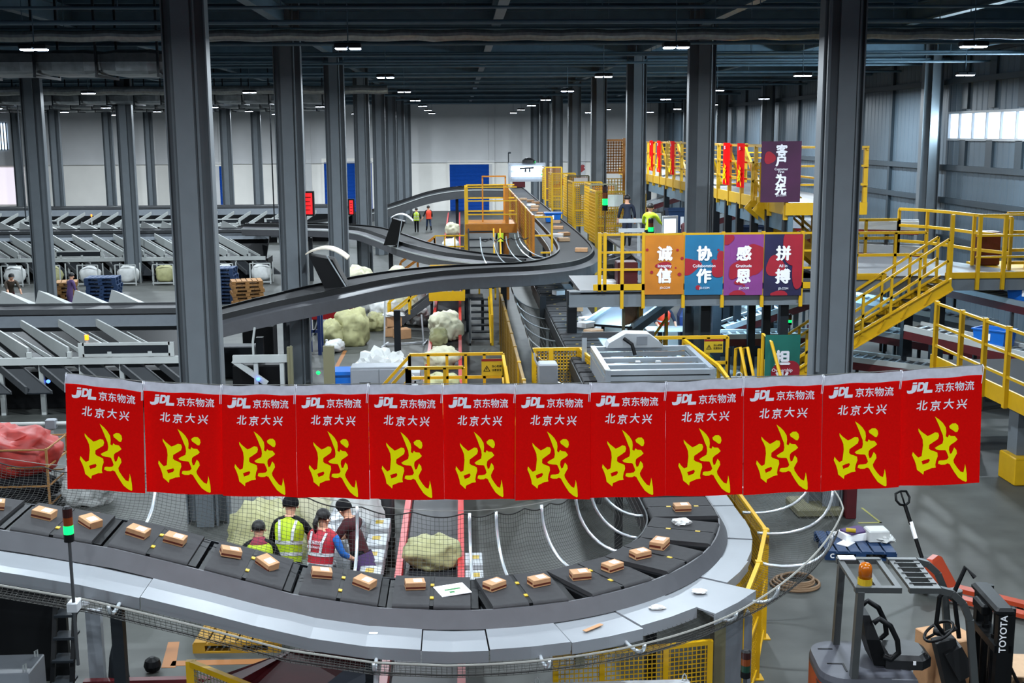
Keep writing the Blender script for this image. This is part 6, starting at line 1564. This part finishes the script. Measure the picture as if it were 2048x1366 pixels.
obj('tray', MB().loft([[(-1.9, 11.9, .68), (-1.2, 12.1, .78), (-1.2, 12.1, .74), (-1.9, 11.9, .64)], [(-1.36, 12.55, .86), (-.98, 12.6, .88), (-.98, 12.6, .84), (-1.36, 12.55, .82)]]), 'cloth_navy', t)
obj('leg', MB().box(-1.98, -1.9, 12.9, 13.0, 0, .6).box(-1.1, -1.02, 12.6, 12.7, 0, .8), 'steel_dark', t)
tag(obj('low_wall', MB().box(-4.7, -2.9, 14.0, 14.1, 0, .12), 'dark_red', loc=(-3.8, 14, 0)), 'dark red low sheet edge on the floor below the loop leg', 'edging')
t = thing('mesh_fence', 'yellow fence corner with sloping rail at the bottom edge', 'fence', (-2.9, 12.1, 0))
obj('post', MB().bar((-2.93, 12.15, 0), (-2.93, 12.15, 1.2), .1, .06), 'yellow', t)
obj('rail', MB().bar((-2.93, 12.15, 1.17), (-2.2, 11.55, 1.17), .06), 'yellow', t)
obj('panel', mesh_panel(MB(), (-2.93, 12.15, 0), (-2.2, 11.55, 0), 1.15, .05, .008), 'olive', t)
tag(obj('white_pole', MB().tube([(-.98, 11.4, 0), (-.9, 11.4, 1.45)], .03, 8), 'white_paint', loc=(-.95, 11.4, 0)), 'thin white pole rising to the loop left of the red belt', 'pole')
t = thing('floor_pillar', 'pale blue-grey pillar under the bend beside the yellow fence', 'pillar', (3.1, 12.9, 0))
obj('shaft', MB().box(2.95, 3.25, 12.75, 13.0, 0, 1.3), 'frosted', t)
obj('side', MB().box(2.82, 2.95, 12.75, 13.0, 0, 1.3), 'olive', t)
st = stack_light('signal tower glowing green in front of the loop near the corner cabinet', (-3.69, 10.9, 2.98), 1.75, .045, .34, 2, .016)
obj('bracket', MB().rbox((-3.7, 10.95, 2.33), (.1, .16, .1), .01).bar((-3.7, 10.95, 2.33), (-3.7, 11.35, 2.2), .04), 'white_paint', st)
stack_light('unlit signal tower tip at the bottom edge near the yellow fence', (2.9, 11.6, 1.12), 0, .05, .3, 9)
# ------------------------------------------------------------------ people
def nrm(v): return V(v).normalized()
def figure(label, loc, rz, H=1.7, lean=4, look=(0, 0), larm=((.25, -.1, -1), (.1, -.5, -1)), rarm=((-.25, -.1, -1), (-.1, -.5, -1)), lleg=(0, 0), rleg=(0, 0),
           top='cloth_black', legs='cloth_navy', vest=None, stripes=True, hair='hair', hat=None, mask=False, scarf=None, sleeve=None, back_text=None, apron=None, sit=False, long_hair=False):
    t = thing('person', label, 'person', loc, None, rz or 1e-6)
    L = math.radians(lean)
    d = V((0, -math.sin(L), math.cos(L))); s = V((1, 0, 0)); f = d.cross(s)       # f points to the back
    pel = V((0, .02 * lean / 10, (.27 if sit else .52) * H))
    verts, rad, edges, tags = [], [], [], []
    def add(p, r, parent, tg):
        verts.append(V(p)); rad.append(r * H); tags.append(tg)
        if parent is not None: edges.append((parent, len(verts) - 1))
        return len(verts) - 1
    i0 = add(pel, .078, None, 'legs'); i1 = add(pel + d * .1 * H, .07, i0, 'top'); i2 = add(pel + d * .2 * H, .08, i1, 'top'); i3 = add(pel + d * .285 * H, .06, i2, 'top')
    nb = pel + d * .285 * H
    a1, a2 = look
    nd = (Matrix.Rotation(math.radians(a1), 3, 'X') @ d).normalized()
    n1 = add(nb + nd * .035 * H, .034, i3, 'skin'); n2 = add(nb + nd * .07 * H, .044, n1, 'skin')
    hc = nb + nd * .115 * H
    n3 = add(hc, .056, n2, 'skin'); add(hc + nd * .045 * H, .042, n3, 'skin')
    hands = []
    for sg, arm in ((1, larm), (-1, rarm)):
        sh = nb - d * .03 * H + s * (sg * .115 * H)
        k = add(sh, .042, i3, 'top'); u_, fo = nrm(arm[0]), nrm(arm[1])
        el = sh + u_ * .165 * H; k = add(el, .03, k, 'sleeve' if (sleeve and sg == sleeve[1]) else 'top')
        wr = el + fo * .14 * H; k2 = add(el + fo * .07 * H, .028, k, 'sleeve' if (sleeve and sg == sleeve[1]) else 'top'); k = add(wr, .02, k2, 'skin')
        pm = wr + fo * .035 * H; k = add(pm, .021, k, 'skin')
        sd = fo.cross(V((0, 1, 0)));  sd = sd.normalized() if sd.length > .1 else V((1, 0, 0))
        cu = fo.cross(sd).normalized()
        for q, ln in ((-1.5, .8), (-.5, 1), (.5, .95), (1.5, .75)):
            b = pm + fo * .02 * H + sd * q * .0095 * H
            j = add(b + fo * .016 * H * ln, .0062, k, 'skin'); add(b + (fo * .034 + cu * .012) * H * ln, .0052, j, 'skin')
        add(pm + (sd * -.02 + fo * .012) * H, .0065, k, 'skin')
        hands.append(pm)
    for sg, (h_, kn) in ((1, lleg), (-1, rleg)):
        if sit: h_, kn = 82, 85
        hp = pel + s * (sg * .052 * H) - V((0, 0, .03 * H)); k = add(hp, .058, i0, 'legs')
        a = math.radians(h_); th = V((0, -math.sin(a), -math.cos(a))); kp = hp + th * .235 * H; k = add(kp, .042, k, 'legs')
        a = math.radians(h_ - kn); sn = V((0, -math.sin(a), -math.cos(a))); an = kp + sn * .235 * H
        k = add(kp.lerp(an, .35), .04, k, 'legs'); k = add(an, .026, k, 'shoe')
        add(an + V((0, -.075 * H, -.012 * H)), .024, k, 'shoe')
    lo_ = min(v.z for v in verts) - .024 * H
    verts = [v - V((0, 0, lo_)) for v in verts]; sh_ = V((0, 0, -lo_))
    me = bpy.data.meshes.new('person_skin'); me.from_pydata([tuple(v) for v in verts], edges, [])
    ob = bpy.data.objects.new('person_skin', me); COL.objects.link(ob)
    bm = bmesh.new(); bm.from_mesh(me); lay = bm.verts.layers.skin.verify()
    for v, r in zip(bm.verts, rad): v[lay].radius = (r, r); v[lay].use_root = (v.index == 0)
    bm.to_mesh(me); bm.free()
    md = ob.modifiers.new('skin', 'SKIN'); md.use_smooth_shade = True
    sb = ob.modifiers.new('sub', 'SUBSURF'); sb.levels = 1
    dg = bpy.context.evaluated_depsgraph_get()
    m2 = bpy.data.meshes.new_from_object(ob.evaluated_get(dg))
    bpy.data.objects.remove(ob); bpy.data.meshes.remove(me)
    m2.name = 'body'; body = bpy.data.objects.new('body', m2); COL.objects.link(body); body.parent = t
    names = {'legs': legs, 'top': top, 'skin': 'skin', 'shoe': 'black', 'sleeve': sleeve[0] if sleeve else top}
    order = list(names); m2.materials.clear()
    for k in order: m2.materials.append(MATS[names[k]])
    segs = [(verts[a], verts[b], tags[b]) for a, b in edges]
    for p in m2.polygons:
        c = p.center; best = None
        for a, b, tg in segs:
            ab = b - a; tt = max(0, min(1, (c - a).dot(ab) / max(1e-9, ab.length_squared))); q = (c - a - ab * tt).length_squared
            if best is None or q < best[0]: best = (q, tg)
        p.material_index = order.index(best[1]); p.use_smooth = True
    ORIGIN[body.name] = V((0, 0, 0))
    P = pel + sh_; hc = hc + sh_
    yaw = Matrix.Rotation(math.radians(a2), 3, nd)
    fr = yaw @ (-f)                                # the way the face looks
    rt = yaw @ s
    # hair or hat
    mb = MB(); n = 14; rings = []
    for i in range(7):
        el = PI / 2 - i * (PI * .62) / 6
        ring = []
        for k in range(n):
            az = 2 * PI * k / n; fwd = math.cos(az)
            e2 = max(el, (.28 if not hat else .12)) if fwd > .35 else el
            r = .064 * H * (1.06 if hat else 1)
            ring.append(hc + nd * (.018 * H + r * 1.08 * math.sin(e2)) + (fr * math.cos(az) + rt * math.sin(az)) * r * math.cos(e2) - fr * .006 * H)
        rings.append(ring)
    mb.loft(rings)
    obj('hat' if hat else 'hair', mb, hat or hair, t, smooth=True, local=True)
    if long_hair: obj('tied_hair', MB().tube([hc - fr * .06 * H + nd * .02 * H, hc - fr * .085 * H - nd * .05 * H, hc - fr * .075 * H - nd * .13 * H], [.02 * H, .024 * H, .008 * H], 8), hair, t, smooth=True, local=True)
    e = MB()
    for sg in (-1, 1): e.lathe(hc + fr * .054 * H + rt * sg * .021 * H - nd * .002 * H, [(.001, -.006 * H), (.007 * H, 0), (.001, .006 * H)], 8)
    obj('eyes', e, 'black', t, local=True)
    obj('nose', MB().loft([[hc + fr * .052 * H + rt * .004 * H + nd * .0 * H, hc + fr * .052 * H - rt * .004 * H + nd * .0 * H, hc + fr * .054 * H], [hc + fr * .05 * H + rt * .011 * H - nd * .028 * H, hc + fr * .05 * H - rt * .011 * H - nd * .028 * H, hc + fr * .07 * H - nd * .024 * H]]), 'skin', t, local=True)
    e = MB()
    for sg in (-1, 1): e.lathe(hc + rt * sg * .058 * H - nd * .01 * H, [(.001, -.016 * H), (.012 * H, 0), (.001, .016 * H)], 8)
    obj('ears', e, 'skin', t, local=True)
    if mask: obj('face_mask', MB().grid(lambda u, v: hc + fr * (.052 + .016 * math.sin(v * PI)) * H * math.cos((u - .5) * 1.9) + rt * .056 * H * math.sin((u - .5) * 2.4) - nd * (.008 + .05 * v) * H, 8, 5), 'paper', t, smooth=True, local=True)
    else: obj('mouth', MB().cbox(hc + fr * .052 * H - nd * .042 * H, (.026 * H, .006 * H, .004 * H)), 'cloth_maroon', t, local=True)
    def ring(tt, rx, ry, n=16):
        c = P + d * tt * H
        return [c + s * (rx * H * math.cos(2 * PI * k / n)) + f * (ry * H * math.sin(2 * PI * k / n)) for k in range(n)]
    if vest:
        vm = MB().loft([ring(-.05, .112, .1), ring(.02, .108, .096), ring(.1, .11, .098), ring(.18, .122, .104), ring(.245, .125, .09), ring(.285, .098, .07), ring(.305, .05, .052)], False)
        vo = obj('vest', vm, vest, t, smooth=True, local=True)
        if stripes:
            sm = MB()
            for tt in (.0, .09): sm.loft([ring(tt, .113, .101), ring(tt + .028, .1135, .1015)], False)
            for sg in (-1, 1): sm.add([P + d * q * H + s * sg * x * H + f * y * H for q, x, y in ((.12, .04, .1035), (.12, .062, .0995), (.285, .06, .066), (.285, .082, .062), (.2, .045, .104), (.2, .068, .099))], [(0, 1, 5, 4), (4, 5, 3, 2)])
            obj('reflective_stripe', sm, 'reflective', vo, local=True)
        if back_text:
            Mx = Matrix((-s, d, f)).transposed().to_4x4(); Mx.translation = P + d * .2 * H + f * .112 * H
            bt = MB().text(back_text[0], .058, Mx, bold=.02)
            if len(back_text) > 1: bt.text(back_text[1], .04, Mx @ Matrix.Translation((0, -.06, 0)), bold=.02)
            obj('vest_lettering', bt, 'print_white', vo, local=True)
    if scarf: obj('scarf', MB().loft([ring(.255, .085, .075), ring(.275, .1, .09), ring(.31, .062, .06), ring(.335, .05, .05)], False), scarf, t, smooth=True, local=True)
    if apron: obj('apron', MB().loft([ring(-.3, .115, .1), ring(-.15, .105, .095), ring(.0, .1, .092)], False), apron, t, smooth=True, local=True)
    return t
back = math.pi
figure('short person in a plain lime vest and pink scarf, back turned, below the fourth flag', (-2.80, 15.75, 0), back + .1, 1.52, 14, vest='vest_lime', stripes=False, scarf='cloth_pink', top='cloth_black', larm=((.3, -.3, -.9), (0, -.9, -.5)), rarm=((-.3, -.3, -.9), (.1, -.9, -.5)), lleg=(10, 5), rleg=(-4, 0))
figure('person in a lime reflective vest and black cap, back turned', (-2.46, 16.2, 0), back - .15, 1.72, 16, vest='vest_lime', hat='cloth_black', top='cloth_black', larm=((.35, -.3, -.9), (.1, -.8, -.6)), rarm=((-.3, -.4, -.8), (-.1, -.9, -.4)), lleg=(8, 4), rleg=(-6, 0))
figure('person in a dark pink lettered vest with one bright blue sleeve', (-1.98, 15.85, 0), back - .45, 1.64, 14, look=(-6, -25), vest='vest_red', top='vest_red', sleeve=('cloth_blue', -1), back_text=('京东物流', 'JD LOGISTICS'), larm=((.2, -.3, -.9), (0, -.8, -.6)), rarm=((-.35, -.15, -.9), (-.1, -.8, -.5)), lleg=(12, 6), rleg=(-6, 0), long_hair=True)
figure('person in dark maroon jacket, black hat and purple apron holding a foil sack', (-1.5, 16.25, 0), -2.1, 1.68, 20, look=(10, 0), hat='cloth_black', top='cloth_maroon', apron='cloth_purple', legs='cloth_black', larm=((.2, -.5, -.8), (-.2, -.9, -.4)), rarm=((-.2, -.5, -.8), (.2, -.9, -.4)), lleg=(10, 6), rleg=(-6, 0))
figure('small distant person in a lime vest standing in the aisle', (-3.05, 83.9, 0), back + .1, 1.7, 2, vest='vest_lime', legs='cloth_black', top='cloth_black')
figure('small distant person in an orange vest walking in the aisle', (-2.25, 85.4, 0), back + .35, 1.78, 4, vest='vest_orange', stripes=False, legs='jeans', top='cloth_black', lleg=(16, 4), rleg=(-14, 10), larm=((.5, .2, -.9), (.4, -.1, -.9)))
figure('distant person in lilac and purple beside the wooden pallets', (-14.75, 45.6, 0), back - .8, 1.66, 12, top='cloth_purple', legs='cloth_purple', lleg=(10, 4))
figure('distant person in brown bent over by the chutes at the picture edge', (-17.1, 46.0, 0), .6, 1.72, 30, top='cloth_brown', legs='cloth_maroon', larm=((.1, -.8, -.6), (0, -.8, -.7)), rarm=((-.1, -.8, -.6), (0, -.8, -.7)))
figure('masked person in a red-orange vest facing out under the poster platform', (6.15, 36.0, 0), .1, 1.72, 14, vest='vest_orange', top='cloth_navy', mask=True, hat='cloth_black', larm=((.4, -.2, -.9), (-.1, -.9, -.4)), rarm=((-.4, -.2, -.9), (.2, -.9, -.4)))
figure('person in a pale lime-green jacket above the orange poster', (5.75, 36.4, 2.93), 2.6, 1.66, 8, top='vest_lime', legs='cloth_black', larm=((.3, -.5, -.8), (0, -.9, -.3)), rarm=((-.3, -.5, -.8), (0, -.9, -.3)))
figure('person in a blue jacket, back turned, beside the gate sign', (5.62, 40.4, 2.93), back, 1.72, 6, top='cloth_navy', legs='cloth_navy')
t = thing('stool', 'dark stool under the seated person in dark red', 'stool', (6.85, 36.6, 2.93))
obj('seat', MB().cyl((6.85, 36.6), .18, 3.27, 3.33, 14), 'black', t)
for a in range(4): obj('leg', MB().bar((6.85 + .12 * math.cos(a * PI / 2 + .4), 36.6 + .12 * math.sin(a * PI / 2 + .4), 3.27), (6.85 + .17 * math.cos(a * PI / 2 + .4), 36.6 + .17 * math.sin(a * PI / 2 + .4), 2.93), .03), 'black', t)
figure('seated person in dark red above the seam of the orange and blue posters', (6.85, 36.6, 2.93), 2.2, 1.7, 22, top='cloth_maroon', legs='cloth_black', sit=True, larm=((.3, -.6, -.7), (0, -.9, 0)), rarm=((-.3, -.6, -.7), (0, -.9, 0)))
figure('person in yellow vest and dark cap below the orange gantry', (2.25, 66.5, 0), back, 1.72, 10, vest='vest_lime', hat='cloth_black', top='cloth_black', legs='cloth_black', stripes=False)
